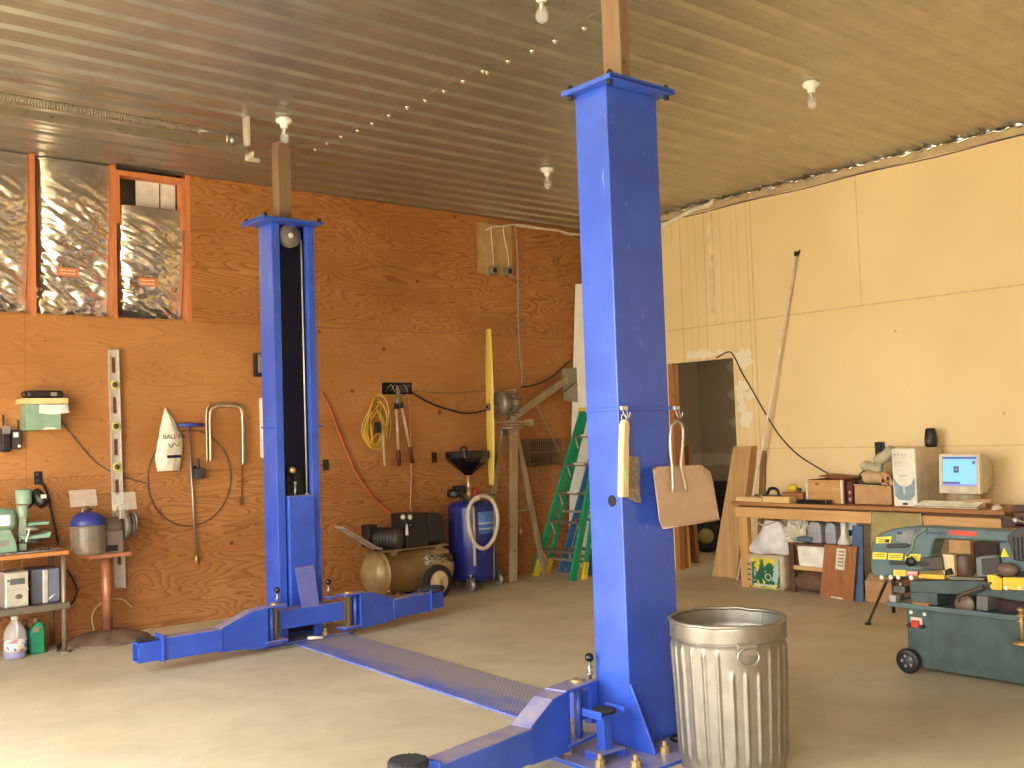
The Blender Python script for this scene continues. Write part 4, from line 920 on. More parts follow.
for k in range(6):
    p = V((xc(388), YC-.02, z0+.09))+V((.55, -.83, 0)).normalized()*(-.08+k*.03)
    G().torus(p, .096, .0045, (.55, -.83, 0), 28, 5).build('cooling_fin', BLACK, pm)
G().box(xc(370), xc(380), YC+.02, YC+.14, z0+.02, z0+.22).build('belt_cover', BLACK, ac, .012)
pb = G().prism([(xc(398), YC-.15, z0), (xc(420), YC-.15, z0), (xc(419), YC-.15, z0+.30), (xc(397), YC-.15, z0+.30)], (0, .24, 0)).build('control_housing', BLACK, ac, .01)
for gx_ in (402.5, 409.5):
    p = wy(gx_, 517, YC-.152)
    q = G().lathe((p.x, p.y-.014, p.z), [(0, 0), (.024, 0), (.026, .003), (.026, .014), (0, .014)], 22, (0, 1, 0)).build('pressure_gauge', STEEL, pb)
    G().lathe((p.x, p.y-.0165, p.z), [(0, 0), (.021, 0), (.021, .002), (0, .002)], 20, (0, 1, 0)).build('dial', CREAM, q)
    G().bar((p.x, p.y-.018, p.z), (p.x+.012, p.y-.018, p.z+.01), .002, .002).build('needle', RED, q)
p = wy(406.5, 530, YC-.16); G().prism([(p.x-.012, p.y, p.z-.045), (p.x+.012, p.y, p.z-.045), (p.x+.006, p.y, p.z+.05), (p.x-.006, p.y, p.z+.05)], (0, -.012, 0)).build('hang_tag', CREAM, pb)
p = wy(412, 525, YC-.17); G().lathe(p, [(0, 0), (.022, 0), (.022, .03), (0, .03)], 16, (0, 1, 0)).build('regulator_knob', BLACKG, pb)
G().prism([(xc(421), YC-.12, z0+.02), (xc(438), YC-.12, z0+.02), (xc(437), YC-.12, z0+.25), (xc(434), YC-.12, z0+.28), (xc(421), YC-.12, z0+.29)], (0, .24, 0)).build('pump_shroud', M(36, 34, 34, .5), ac, .02, 0, 3)
a, b = wy(345, 529, 7.62), wy(377, 548, 7.62)
G().tube(cr([b+V((.05, 0, -.01)), b, a.lerp(b, .3), a, a+V((-.02, .03, .01)), a+V((-.02, .08, .01)), a+V((0, .11, 0)), b+V((0, .11, 0)), b+V((.05, .11, -.01))], 5), .013, 10).build('push_handle', M(190, 176, 156, .3, .6), ac)
wc = wy(437, 580, YC-.24)
for s_, yy in ((0, YC-.28), (1, YC+.2)):
    wh = G().lathe((wc.x, yy, .15), [(.1, 0), (.135, .002), (.15, .015), (.15, .045), (.135, .058), (.1, .06)], 32, (0, 1, 0)).build('wheel', RUB, ac)
    G().lathe((wc.x, yy+.004, .15), [(0, -.006), (.02, -.006), (.025, 0), (.085, .004), (.1, 0), (.102, .05), (0, .05)], 28, (0, 1, 0)).build('wheel_hub', M(214, 186, 138, .5), wh)
G().cyl((wc.x, YC-.26, .15), (wc.x, YC+.24, .15), .012, n=10).box(wc.x-.03, wc.x+.02, YC-.16, YC-.14, .15, zt-.1).build('axle', DGREY, ac)

# ================================================================== OIL DRAIN ON CASTERS
c1, c2 = fl(471, 592), fl(499, 585)
od = V((5.96, 7.80, 0)); YD = 7.80
zd = lambda y, Y=YD: wy(472, y, Y).z
dr = thing('oil_drain', 'tall dark blue oil drain tank on casters with black funnel and pale hose', 'oil drain', od)
rT = .225; zb, ztp = zd(582), zd(500)
tn = G().lathe((od.x, od.y, zb), [(0, 0), (rT*.7, .01), (rT*.95, .04), (rT, .09), (rT, ztp-zb-.07), (rT*.97, ztp-zb-.04), (rT*.8, ztp-zb-.01), (rT*.5, ztp-zb+.006), (0, ztp-zb+.012)], 40).build('tank', DRAINB, dr)
G().torus((od.x, od.y, zb+.09), rT+.001, .004, n=40, k=6).build('weld_bead', DRAINB, tn)
vs = []; zl0, zl1 = wy(480, 534, YD-.2).z, wy(480, 512, YD-.2).z
for j in range(11):
    a_ = math.radians(248+j*6); vs += [(od.x+(rT+.002)*math.cos(a_), od.y+(rT+.002)*math.sin(a_), zl0), (od.x+(rT+.002)*math.cos(a_), od.y+(rT+.002)*math.sin(a_), zl1)]
G().add(vs, [(2*j, 2*j+2, 2*j+3, 2*j+1) for j in range(10)], True).build('label', M(84, 128, 186, .4), tn, 0, .001)
for dz, nm in ((.04, 'label_stripe'), (.09, 'label_stripe')):
    vs2 = [(x, y-.0015, z) for x, y, z in vs]; g = G(); vv = []
    for j in range(11): x, y, _ = vs[2*j]; vv += [(x*1+(x-od.x)*.012, y+(y-od.y)*.012, zl0+dz), (x+(x-od.x)*.012, y+(y-od.y)*.012, zl0+dz+.014)]
    g.add(vv, [(2*j, 2*j+2, 2*j+3, 2*j+1) for j in range(10)], True).build(nm, M(190, 196, 196, .4), tn, 0, .001)
fz0, fz1 = zd(475), zd(451); fx = wy(466, 460, YD).x
G().cyl((fx+.02, od.y, ztp), (fx+.02, od.y, fz0+.02), .022, n=16).cyl((fx+.02, od.y, ztp), (fx+.02, od.y, ztp+.12), .03, n=16).build('riser_pipe', M(196, 176, 132, .3, .6), dr)
fn_ = G().lathe((fx+.02, od.y, fz0), [(0, 0), (.035, 0), (.05, .015), (.19, .13), (.215, .17), (.215, fz1-fz0), (.205, fz1-fz0), (.2, .175), (.04, .03), (0, .03)], 8, smooth=False).build('funnel', BLACKG, dr, .006)
G().tube(cr([(fx-.06, od.y, fz1), (fx-.05, od.y, fz1+.035), (fx, od.y, fz1+.04), (fx+.01, od.y, fz1)], 6), .012, 8).build('funnel_handle', BLACK, fn_)
p = wy(455, 494, YD-.05)
G().lathe(p+V((0,0,-.03)), [(0, 0), (.07, 0), (.075, .015), (.075, .06), (.05, .075), (0, .075)], 18).box(p.x, p.x+.12, p.y-.03, p.y+.05, p.z, p.z+.075).cyl((p.x+.09, p.y+.01, ztp-.05), (p.x+.09, p.y+.01, p.z+.02), .02, n=12).build('suction_valve', BLACK, dr, .01)
p = wy(471, 487, YD); G().cyl((p.x+.03, od.y-.02, ztp), (p.x+.03, od.y-.02, ztp+.12), .02, n=12).build('red_cap', RED, dr)
hc = wy(482, 524, YD-.27)
pts = [wy(x, y, YD-.27) for x, y in ((473, 500), (480, 496), (490, 498), (496, 508), (497.5, 522), (494, 538), (485, 548), (476, 545), (470, 532), (468, 515), (471, 503), (479, 498))]
hs = pts+[wy(470, 530, YD-.24), wy(474, 552, YD-.24), wy(475, 562, YD-.24)]
G().tube(cr(pts, 6), .019, 10).build('hose', M(208, 190, 164, .5), dr)
G().tube(cr([wy(473, 506, YD-.245), wy(474, 535, YD-.245), wy(475, 566, YD-.245)], 6), .014, 8).build('drain_tube', M(190, 170, 140, .4), dr)
G().tube(cr([wy(472, 505, YD-.25), wy(476, 497, YD-.25), wy(486, 494, YD-.25), (wy(497, 496, YD-.2))], 6), .009, 8).build('hose_hook', STEEL, dr)
G().cyl(wy(494, 500, YD-.22), wy(494, 580, YD-.22), .008, n=8).build('sight_tube', M(150, 140, 128, .3, .4), dr)
for i in range(3):
    if i == 0: p = V((c1.x, c1.y, 0))
    elif i == 1: p = V((c2.x, c2.y, 0))
    else: p = V((od.x-.05, od.y+.2, 0))
    d = (V((od.x, od.y, 0))-p); d.z = 0; d = d.normalized()
    cs = G().box(p.x-.028, p.x-.022, p.y-.02, p.y+.03, .04, .125).box(p.x+.022, p.x+.028, p.y-.02, p.y+.03, .04, .125).box(p.x-.028, p.x+.028, p.y-.03, p.y+.03, .12, .125).cyl((p.x, p.y, .12), (p.x, p.y, .16), .012, n=10).build('caster_fork', STEEL, dr)
    G().lathe((p.x-.018, p.y, .058), [(0, 0), (.04, 0), (.058, .004), (.058, .032), (.04, .036), (0, .036)], 20, (1, 0, 0)).build('caster_wheel', M(170, 166, 160, .3, .5), cs)
    G().bar(p+V((0,0,.152)), p+V((0,0,.152))+d*.09, .05, .012).build('leg_bracket', DRAINB, dr)

# ================================================================== WIND TURBINE ON A WOODEN TRIPOD
tp = wy(510, 429, 7.80)
tr = thing('tripod', 'weathered wooden surveying tripod beside the oil drain carrying the turbine', 'tripod', (6.45, 7.8, 0))
f1, f2, f3 = V((6.353, 7.692, 0)), V((6.864, 7.803, 0)), V((6.22, 8.05, 0))
hx, hy, hz_ = tp.x, tp.y, tp.z
for f, (dx, dy), w_ in ((f1, (0, -.06), .085), (f2, (.07, .0), .05), (f3, (-.06, .03), .05)):
    top = V((hx+dx, hy+dy, hz_-.01)); d = (f-top).normalized()
    l = G().bar(f+V((0,0,.012)), top, w_, .035, (0, 1, 0)).build('leg', OLDW, tr, .004)
    G().box(top.x-.03, top.x+.03, top.y-.02, top.y+.02, top.z-.05, top.z+.02).build('hinge_iron', STEEL, l, .003)
G().bar(f1.lerp(V((hx,hy-.06,hz_)), .46), f2.lerp(V((hx+.07,hy,hz_)), .46), .02, .02).build('cross_tie', OLDW, tr)
a = f1.lerp(V((hx,hy-.06,hz_)), .46).lerp(f2.lerp(V((hx+.07,hy,hz_)), .46), .35)
g = G().cyl(a, a-V((0,0,.19)), .004, n=6).ball(a-V((0,0,.21)), .02, 1, 1, 1.4)
g.build('plumb_bob', BRASS, tr)
G().lathe((hx, hy, hz_), [(0, 0), (.12, 0), (.125, .004), (.125, .022), (.05, .026), (.03, .03), (0, .03)], 28).build('tripod_head', M(168, 156, 130, .4, .5), tr)
zr = hz_+.032
wt = thing('wind_turbine', 'small wind turbine with yellow wooden propeller and grey tail mounted on the tripod', 'wind turbine', (hx, hy, zr))
G().box(hx-.30, hx+.26, hy-.05, hy-.02, zr+.03, zr+.045).box(hx-.06, hx+.24, hy-.06, hy+.04, zr, zr+.014).box(hx+.2, hx+.25, hy-.07, hy, zr-.01, zr+.06).build('mount_bars', M(176, 164, 138, .35, .6), wt, .002)
G().cyl((hx, hy, zr), (hx, hy, zr+.09), .022, n=14).build('yaw_post', STEEL, wt)
ax = V((-1, .02, 0)).normalized()
hub = wy(490, 407, 7.66); gc = V((hub.x, hub.y, hub.z+.035))-ax*.2
gn = G().lathe(gc+ax*.11, [(0, 0), (.06, 0), (.105, -.01), (.118, -.03), (.118, -.09), (.095, -.10), (.095, -.15), (.105, -.155), (.105, -.19), (.06, -.2), (0, -.2)], 32, ax).build('generator', M(140, 128, 112, .45, .4), wt)
for k in range(10):
    a_ = 2*PI*k/10; u = V((0,0,1)); w_ = ax.cross(u)
    p = gc+ax*.0+(u*math.cos(a_)+w_*math.sin(a_))*.115
    G().bar(p+ax*.06, p-ax*.1, .018, .012).build('cooling_rib', M(110, 100, 90, .5, .4), gn)
p = wy(511, 393, 7.70); G().prism([p+V((-.07,0,.02)), p+V((.06,0,.04)), p+V((.07,0,-.01)), p+V((.02,0,-.05)), p+V((-.02,0,-.03))], (0, .06, 0)).cyl(p+V((.02,.03,-.03)), p+V((.03,.03,-.13)), .02, n=10).build('regulator_cap', M(206, 196, 176, .35, .4), wt, .006)
G().cyl(hub-ax*.12, hub+ax*.03, .028, n=14).build('prop_shaft', STEEL, wt)
cdir = ax.cross(V((0,0,1))).normalized()
zt_, zb_ = wy(487, 329, 7.66).z, wy(490, 485, 7.66).z
tilt = (wy(490, 485, 7.66).x-wy(487, 329, 7.66).x)
g = G(); secs = []
N = 40
for i in range(N+1):
    s = i/N; z = zb_+(zt_-zb_)*s; r = abs(z-hub.z)/((zt_-zb_)/2)
    ch = .085+.03*math.exp(-(r/.07)**2)+.012*math.sin(PI*min(1, r))-(.026*max(0, r-.4)); tw = (.32-.26*r)*min(1, r/.15)
    th_ = .016+.022*math.exp(-(r/.08)**2)
    d = cdir*math.cos(tw)+ax*math.sin(tw); nn = ax*math.cos(tw)-cdir*math.sin(tw)
    xo = hub.x+(tilt*(.5-s)); c = V((xo, hub.y, z))
    secs.append([c+d*ch/2*a_+nn*th_/2*b_ for a_, b_ in ((-1, 0), (-.6, .8), (.1, 1), (1, .1), (.4, -.7), (-.5, -.8))])
vs = [p for q in secs for p in q]; fs = [(i*6+k, i*6+(k+1) % 6, (i+1)*6+(k+1) % 6, (i+1)*6+k) for i in range(N) for k in range(6)]
fs += [(5, 4, 3, 2, 1, 0), tuple(N*6+k for k in range(6))]
pp = g.add(vs, fs, False).build('propeller', YELP, wt)
G().lathe(hub+ax*.02, [(0, 0), (.035, 0), (.035, .006), (.012, .008), (.012, .02), (0, .02)], 18, ax).build('hub_bolt', DARK, pp)
b0, b1 = wy(512, 418, 7.74), wy(567, 379, 7.99)
G().bar(b0, b1, .03, .075, (0, 0, 1)).build('tail_boom', M(176, 160, 130, .5), wt, .004)
VM = M(158, 154, 138, .5, .2)
v = [wy(562, 369, 8.0), wy(576.5, 367.5, 8.03), wy(578, 402.5, 8.03), wy(564, 400, 8.0)]
vn = G().prism(v, (0, .008, 0)).build('tail_vane', VM, wt)
c = (v[0]+v[3])/2; c2_ = (v[1]+v[2])/2; G().bar(c-V((0,.006,0)), c2_-V((0,.006,0)), .008, .016).build('vane_stiffener', VM, vn)
G().tube([wy(564, 392, 7.985), wy(575, 383, 7.995)], .004, 6).build('vane_wire', DARK, vn)
tag(G().tube(cr([wy(521, 387, D-.02), wy(530, 386, 8.05), wy(545, 381, 8.0), wy(558, 372, 8.06), wy(566, 364, 8.09), wy(572, 360, 8.1)], 6), .009, 7).build('generator_cable', M(70, 44, 34, .5)), 'dark cable sagging from the generator to the tail vane', 'cable')
a, b = wy(536, 404, 8.02), wy(560, 452, 8.06); b = wy(560, 452, 7.955); tag(G().cyl(a, b, .007, n=8).build('thin_rod', M(170, 140, 104, .5)), 'thin slanting rod between the turbine tail and the cage heater', 'rod')
# ---- cage heater on the wall
p0, p1 = wy(530.5, 466, 7.98), wy(560.5, 438, 7.98)
ch_ = thing('cage_heater', 'dark caged wall heater with vertical wire bars behind the tripod', 'heater', ((p0.x+p1.x)/2, 8.05, p0.z))
G().box(p0.x+.01, p1.x-.04, 8.05, D-.002, p0.z+.01, p1.z-.005).build('heater_body', M(66, 50, 36, .6), ch_, .004)
g = G()
for k in range(15):
    x = p0.x+.015+(p1.x-p0.x-.05)*k/14; g.cyl((x, 7.985, p0.z+.005), (x, 7.985, p1.z), .0035, n=6)
for z in (p0.z+.02, (p0.z+p1.z)/2, p1.z-.02): g.cyl((p0.x, 7.985, z), (p1.x, 7.985, z), .004, n=6)
g.build('wire_cage', M(150, 122, 88, .5, .4), ch_)
G().box(p0.x-.004, p0.x+.006, 7.975, D-.002, p0.z, p1.z).box(p1.x-.045, p1.x, 7.975, D-.002, p0.z, p1.z).box(p0.x, p1.x, 7.975, 8.1, p0.z-.006, p0.z+.004).build('side_frame', M(128, 100, 70, .5, .3), ch_)
# ---- white board standing in the corner
a, b = wy(575.2, 284, 8.075), wy(573.3, 434, 8.045); k = a.z/(a.z-b.z); bot = a.lerp(b, k)
wpm = M(250, 244, 226, .5, 0, .04)
wp = G().prism([(bot.x, bot.y+.06, 0), (bot.x+.2, bot.y-.13, 0), (a.x+.2, a.y-.25, a.z), (a.x, a.y, a.z)], (.02, .016, 0)).build('white_board', wpm, None, .004)
tag(wp, 'tall narrow white board standing in the corner behind the ladders', 'board')
# ---- stepladders leaning in the corner
def ladder(bl, br, tl_, tr_, col, lab, n=5, boots=True, back=.15):
    o = thing('stepladder', lab, 'ladder', (bl+br)/2, 'folded stepladders in the corner')
    zf = V((0, 0, 1)); fw = ((tl_+tr_)/2-(bl+br)/2).normalized(); side = (br-bl).normalized(); nrm = side.cross(fw).normalized()
    if nrm.x > 0: nrm = -nrm
    for a, b in ((bl, tl_), (br, tr_)):
        r = G().bar(a+V((0,0,.02)), b, .028, .075, nrm).build('front_rail', col, o, .003)
        if boots: G().bar(a, a.lerp(b, .1), .034, .085, nrm).build('foot_boot', YEL if a is bl else col, r, .003)
        a2, b2 = a-nrm*back+V((0,0,.02)), b-nrm*.05
        rr_ = G().bar(a2, b2, .024, .045, nrm).build('rear_rail', col, o, .003)
        if boots: G().bar(a2-V((0,0,.02)), a2.lerp(b2, .11), .03, .06, nrm).build('rear_boot', YEL, rr_, .003)
    for i in range(n):
        t = .155+.69*i/(n-1)*.98
        p, q = bl.lerp(tl_, t), br.lerp(tr_, t)
        s = G().bar(p, q, .078, .022, zf).build('step', M(140, 128, 110, .4, .5), o, .003)
        G().bar(p.lerp(q, .02)+nrm*.01, p.lerp(q, .2)-fw*.12-nrm*.01, .006, .012).build('step_brace', ALU, s)
        if i >= 2:
            c = p.lerp(q, .55)+nrm*.041; G().bar(c-side*.07, c+side*.07, .018, .002, nrm).build('step_label', CREAM, s)
    for t in (.12, .4, .68):
        p, q = (bl-nrm*back).lerp(tl_-nrm*.05, t), (br-nrm*back).lerp(tr_-nrm*.05, t)
        G().bar(p, q, .02, .025, zf).build('rear_rung', M(170, 158, 136, .4, .4), o)
    t0, t1 = tl_+(tl_-tr_).normalized()*.03, tr_+(tr_-tl_).normalized()*.03
    G().bar(t0-nrm*.02, t1-nrm*.02, .14, .04, zf).build('top_cap', YEL if boots else col, o, .006)
    return o
tl_ = wx(583.5, 409, 7.30)
ladder(V((6.80, 7.88, 0)), V((6.80, 7.33, 0)), tl_, tl_+V((0, -.30, 0)), GREEN_L, 'green fibreglass stepladder with yellow top cap leaning in front of the blue ladder')
ladder(V((7.06, 7.78, 0)), V((7.06, 7.36, 0)), tl_+V((.27, -.06, .03)), tl_+V((.27, -.30, .03)), BLUE_L, 'blue stepladder folded behind the green one in the corner', 5, False, .1)
# ================================================================== TRASH CAN
hc_ = .62; c = fl(727, 617.5, hc_); dep = (c-O).dot(cF); RT = 57.2*dep/FPX
tc_ = thing('trash_can', 'dented galvanised steel trash can standing beside the front blue post', 'trash can', (c.x, c.y, 0))
hd = (O-c); hd.z = 0; hd.normalize(); a_h = math.atan2(hd.y, hd.x)+.30
def can(u, v):
    a = 2*PI*u; z = v*hc_
    r = RT*(.885+.10*v)
    zz0, zz1 = .05, .53
    da = (a-a_h+PI) % (2*PI)-PI
    if abs(da) < .30: zz1 = .44
    e = max(0, min(1, (z-zz0)/.03))*max(0, min(1, (zz1-z)/.02))
    rib = max(0, math.cos(a*26))**3
    r += .009*rib*e
    d = noise.noise(V((math.cos(a)*1.6, math.sin(a)*1.6, z*4)))*.006*v
    if z > .545: r += .004
    return (c.x+(r+d)*math.cos(a), c.y+(r+d)*math.sin(a), z)
def rimz(a): return hc_+.003*noise.noise(V((math.cos(a)*2.2, math.sin(a)*2.2, 5)))-.008*max(0, noise.noise(V((math.cos(a)*3.5, math.sin(a)*3.5, 9))))
g = G().grid(can, 260, 60)
body = g.build('can_body', GALV, tc_)
q = body.modifiers.new('sheet', 'SOLIDIFY'); q.thickness = .003; q.offset = -1
rr = RT*.992
G().tube([(c.x+(rr+.004*noise.noise(V((math.cos(a)*3, math.sin(a)*3, 2))))*math.cos(a), c.y+(rr+.004*noise.noise(V((math.cos(a)*3, math.sin(a)*3, 2))))*math.sin(a), rimz(a)) for a in [2*PI*i/90 for i in range(90)]], .0085, 8, True).build('rim', GALV, tc_)
G().torus((c.x, c.y, .548), RT*.985+.004, .003, n=60, k=6).build('upper_bead', GALV, tc_)
G().lathe((c.x, c.y, .012), [(0, 0), (RT*.885, 0), (RT*.885, .006), (0, .006)], 40).build('can_floor', M(96, 88, 76, .6, .4), tc_)
for s in (0, 1):
    a = a_h+PI*s; u = V((math.cos(a), math.sin(a), 0)); w_ = V((-math.sin(a), math.cos(a), 0)); r = RT*.98+.010
    p = V((c.x, c.y, .528))+u*r
    h = G().bar(p-w_*.042+V((0,0,.006)), p+w_*.042+V((0,0,.006)), .006, .05, (0, 0, 1)).bar(p-w_*.04+u*.006+V((0,0,.02)), p+w_*.04+u*.006+V((0,0,.02)), .008, .012, (0, 0, 1)).build('handle_bracket', GALV, tc_, .002)
    pc = p+u*.014-V((0,0,.02))
    pts = [pc+w_*.044*math.cos(t_)+V((0,0,1))*.034*math.sin(t_)-u*.004*math.sin(t_) for t_ in [2*PI*i/28 for i in range(28)]]
    G().tube(pts, .0042, 6, True).build('handle_ring', STEEL, h)
# ================================================================== BRUSH AND DUSTPAN HUNG ON THE FRONT POST
z_ = wy(625, 409, 3.235).z
def hook(px_, lab):
    p = wy(px_, 409, 3.225); o = thing('wire_hook', lab, 'hook', (p.x, 3.23, p.z), 'hooks on the strap of the front post')
    G().box(p.x-.02, p.x+.02, 3.222, 3.236, p.z-.004, p.z+.014).build('clip', M(210, 200, 190, .3, .6), o, .002)
    G().tube(cr([(p.x-.012, 3.225, p.z), (p.x-.012, 3.215, p.z-.03), (p.x, 3.205, p.z-.04), (p.x+.008, 3.2, p.z-.03), (p.x+.008, 3.2, p.z-.015)], 5), .003, 6).tube(cr([(p.x+.01, 3.225, p.z), (p.x+.006, 3.212, p.z-.025), (p.x+.006, 3.205, p.z-.045)], 4), .003, 6).build('hook_wire', STEEL, o)
hook(624.5, 'left wire hook on the front post strap, holding the brush'); hook(677, 'right wire hook on the front post strap, holding the dustpan')
Yh = 3.185
br = thing('bench_brush', 'wooden bench brush with grey bristles hanging on the front blue post', 'brush', wy(627, 500, Yh))
out = PY([(625.5, 419.5), (629, 419.5), (630.5, 427), (629.5, 440), (629.8, 455), (629.5, 497), (622.5, 497.5), (623, 450), (623.8, 435), (624, 425)], Yh)
G().prism(out, (0, .034, 0)).build('wooden_block', mat_wood('brush_beech', (206, 172, 124), (228, 198, 150), 2, 1., .5), br, .007, 0, 3)
tbz = NT('bristle'); P = tbz.coord(); n_ = tbz.noise(tbz.scale(P, 40., 120., 300.), 1., 3)
BRI = tbz.out(tbz.ramp(n_, (.35, rgb(92, 78, 62)), (.65, rgb(172, 152, 124))), .8)
g = G(); q0, q1 = wy(629.5, 456, Yh), wy(629.5, 496, Yh); L_ = wy(640, 470, Yh).x-q0.x
for i in range(30):
    for j in range(5):
        t_ = i/29; z = q0.z+(q1.z-q0.z)*t_; y = Yh+.003+.007*j
        l = L_*(.92+.12*random.random()); dz = -.012-.02*t_
        g.bar((q0.x-.004, y, z), (q0.x+l, y+random.uniform(-.005, .005), z+dz+random.uniform(-.004, .004)), .0035, .0035)
o = g.build('bristles', BRI, br); 
p = wy(627, 421, Yh); G().torus((p.x, Yh+.017, p.z+.018), .013, .0025, (1, .3, 0), 18, 6).build('hanging_loop', STEEL, br)
for yy in (446, 0):
    pass
p = wy(626, 476, Yh-.001); G().box(p.x-.008, p.x+.010, Yh-.002, Yh+.001, p.z-.04, p.z+.04).build('green_sticker', M(196, 206, 140, .5), br)

PANM = mat_galv('worn_sheet_metal', 212, 186, 162, .42, 8., .5)
dp = thing('dustpan', 'large sheet metal dustpan hanging at the right edge of the front post', 'dustpan', wy(690, 525, Yh))
Yp = 3.17
poly = PY([(654, 470), (658, 467.5), (702, 465.5), (710, 472), (713, 482), (719.5, 519.5), (663, 528.5), (660, 521)], Yp)
G().prism(poly, (0, .0035, 0)).build('pan_sheet', PANM, dp)
# side walls folded towards the post
e1 = PY([(702, 465.5), (710, 472), (713, 482), (719.5, 519.5)], Yp)
g = G()
for i, (a, b) in enumerate(zip(e1, e1[1:])):
    dpt = .055 if i < 2 else .055
    k0, k1 = (.06, .058, .05, .012)[i], (.058, .05, .012)[i] if i < 2 else .012
    g.prism([a+V((0,.003,0)), b+V((0,.003,0)), b+V((.006, k1, 0)), a+V((.006, k0, 0))], (.003, 0, .001))
e2 = PY([(654, 470), (660, 521)], Yp); g.prism([e2[0]+V((0,.003,0)), e2[1]+V((0,.003,0)), e2[1]+V((.002,.006,0)), e2[0]+V((.006,.016,0))], (.003, 0, 0))
e3 = PY([(654, 470), (658, 467.5), (702, 465.5)], Yp); g.prism([e3[0]+V((0,.003,0)), e3[1]+V((0,.003,0)), e3[2]+V((0,.003,0)), e3[2]+V((0,.05,0)), e3[1]+V((.01,.04,0)), e3[0]+V((.006,.016,0))], (0, 0, .003))
g.build('side_walls', PANM, dp)
for i in range(7):
    t_ = i/6; a = e1[0].lerp(e1[1], min(1, t_*2)) if t_ < .5 else e1[1].lerp(e1[2], (t_-.5)*2)
    G().bar(a+V((-.004,-.003,0)), a+V((-.024,-.003,-.018)), .006, .004).build('crimp', PANM, dp)
    if i < 3: a = e2[0].lerp(e2[1], i*.12); G().bar(a+V((0,-.003,0)), a+V((.014,-.003,.002)), .006, .004).build('crimp', PANM, dp)
rim_ = PY([(663, 528.5), (719.5, 519.5)], Yp-.001); G().tube([rim_[0], rim_[1]], .004, 6).build('front_hem', PANM, dp)
hp = PY([(673, 491), (672.5, 470), (670.5, 448), (671, 430), (674, 423), (677.5, 421.5), (681, 424), (683, 432), (682.5, 448), (681, 465), (684, 480), (686, 490)], Yp-.014)
G().tube(cr(hp, 6), .0085, 10).build('tube_handle', M(176, 158, 138, .35, .6), dp)
for (px_, py_) in ((673, 490), (686, 489)):
    p = wy(px_, py_, Yp-.006); G().ball(p, .012, 1, .6, 1.3).build('rivet', PANM, dp)
# ================================================================== DOORWAY AND LEANING TIMBER
pole_t, pole_b = wx(797, 256, W-.02), fl(736.5, 574)
pl_ = thing('wooden_pole', 'long thin white pole leaning against the cream wall left of the workbench', 'pole', pole_b)
pole_t = V((W-.02, pole_t.y, pole_t.z)); pole_b = V((7.82, pole_b.y if False else 6.12, 0))
pole_b = V((7.80, wx(737, 570, 7.80).y, 0))
G().cyl(pole_b, pole_t, .0115, n=12).build('shaft', M(240, 226, 200, .5), pl_)
d = (pole_t-pole_b).normalized(); G().prism([pole_t+d*.0+V((0,-.02,0)), pole_t+V((0,.02,0)), pole_t+d*.05+V((0,.028,0)), pole_t+d*.03, pole_t+d*.05+V((0,-.028,0))], (-.02, 0, 0)).build('notched_tip', DARK, pl_, .002)
# thick beam
b0, b1 = fl(712, 576), fl(731, 579); tX = 7.88
T0, T1 = wx(733, 447, tX), wx(751, 446, tX)
g = G().prism([(7.84, b0.y+.0, 0), (7.84, b1.y-.02, 0), (tX, T1.y, T1.z), (tX, T0.y, T0.z)], (.1, 0, 0))
tag(g.build('timber_beam', BEAM, None, .006), 'thick sawn timber beam leaning beside the doorway', 'beam')
g = G().prism([(7.925, 6.02, 0), (7.925, 5.97, 0), (7.955, 5.87, 1.2), (7.955, 5.93, 1.2)], (.025, 0, 0))
tag(g.build('timber_strip', M(150, 112, 70, .6), None, .003), 'narrow dark strip leaning on the wall behind the white pole', 'board')
def plank(px0, px1, xb, xt, pt0, pt1, th_, mat, lab):
    a, b = wx(*px0, xb), wx(*px1, xb); c, d = wx(*pt1, xt), wx(*pt0, xt)
    a.z = 0; b.z = 0
    tag(G().prism([a, b, c, d], (th_, 0, 0)).build('leaning_board', mat, None, .004), lab, 'board')
plank((677.5, 568), (689, 568), 8.14, 8.22, (671, 450), (682, 450), .04, PINEV, 'light pine board leaning inside the doorway, partly behind the dustpan')
plank((688, 561), (697, 561), 8.50, 8.36, (682, 445), (688, 445), .05, mat_wood('brown_board', (138, 92, 48), (172, 120, 66), 2), 'darker brown board leaning inside the doorway behind the light board')
p = fl(707, 552)
wh = thing('spare_wheel', 'small black wheel with yellowish hub standing inside the doorway', 'wheel', (p.x, p.y, 0))
ax_ = V((-.8, -.6, 0)); r_ = .19
G().lathe(V((p.x, p.y, r_))-ax_*.05, [(.09, 0), (.16, .0), (r_, .02), (r_, .08), (.16, .1), (.09, .1)], 32, ax_).build('tyre', RUB, wh)
G().lathe(V((p.x, p.y, r_))-ax_*.04, [(0, 0), (.09, 0), (.09, .085), (.05, .06), (.03, .075), (0, .075)], 24, ax_).build('hub', M(176, 154, 76, .5), wh)
tag(G().box(9.60, 9.74, p.y-.35, p.y+.25, 0, .6).box(9.64, 9.72, p.y-.25, p.y+.15, .6, .8).build('storage_bin', M(44, 42, 44, .6), None, .02), 'dark bin behind the small wheel in the back room', 'bin')
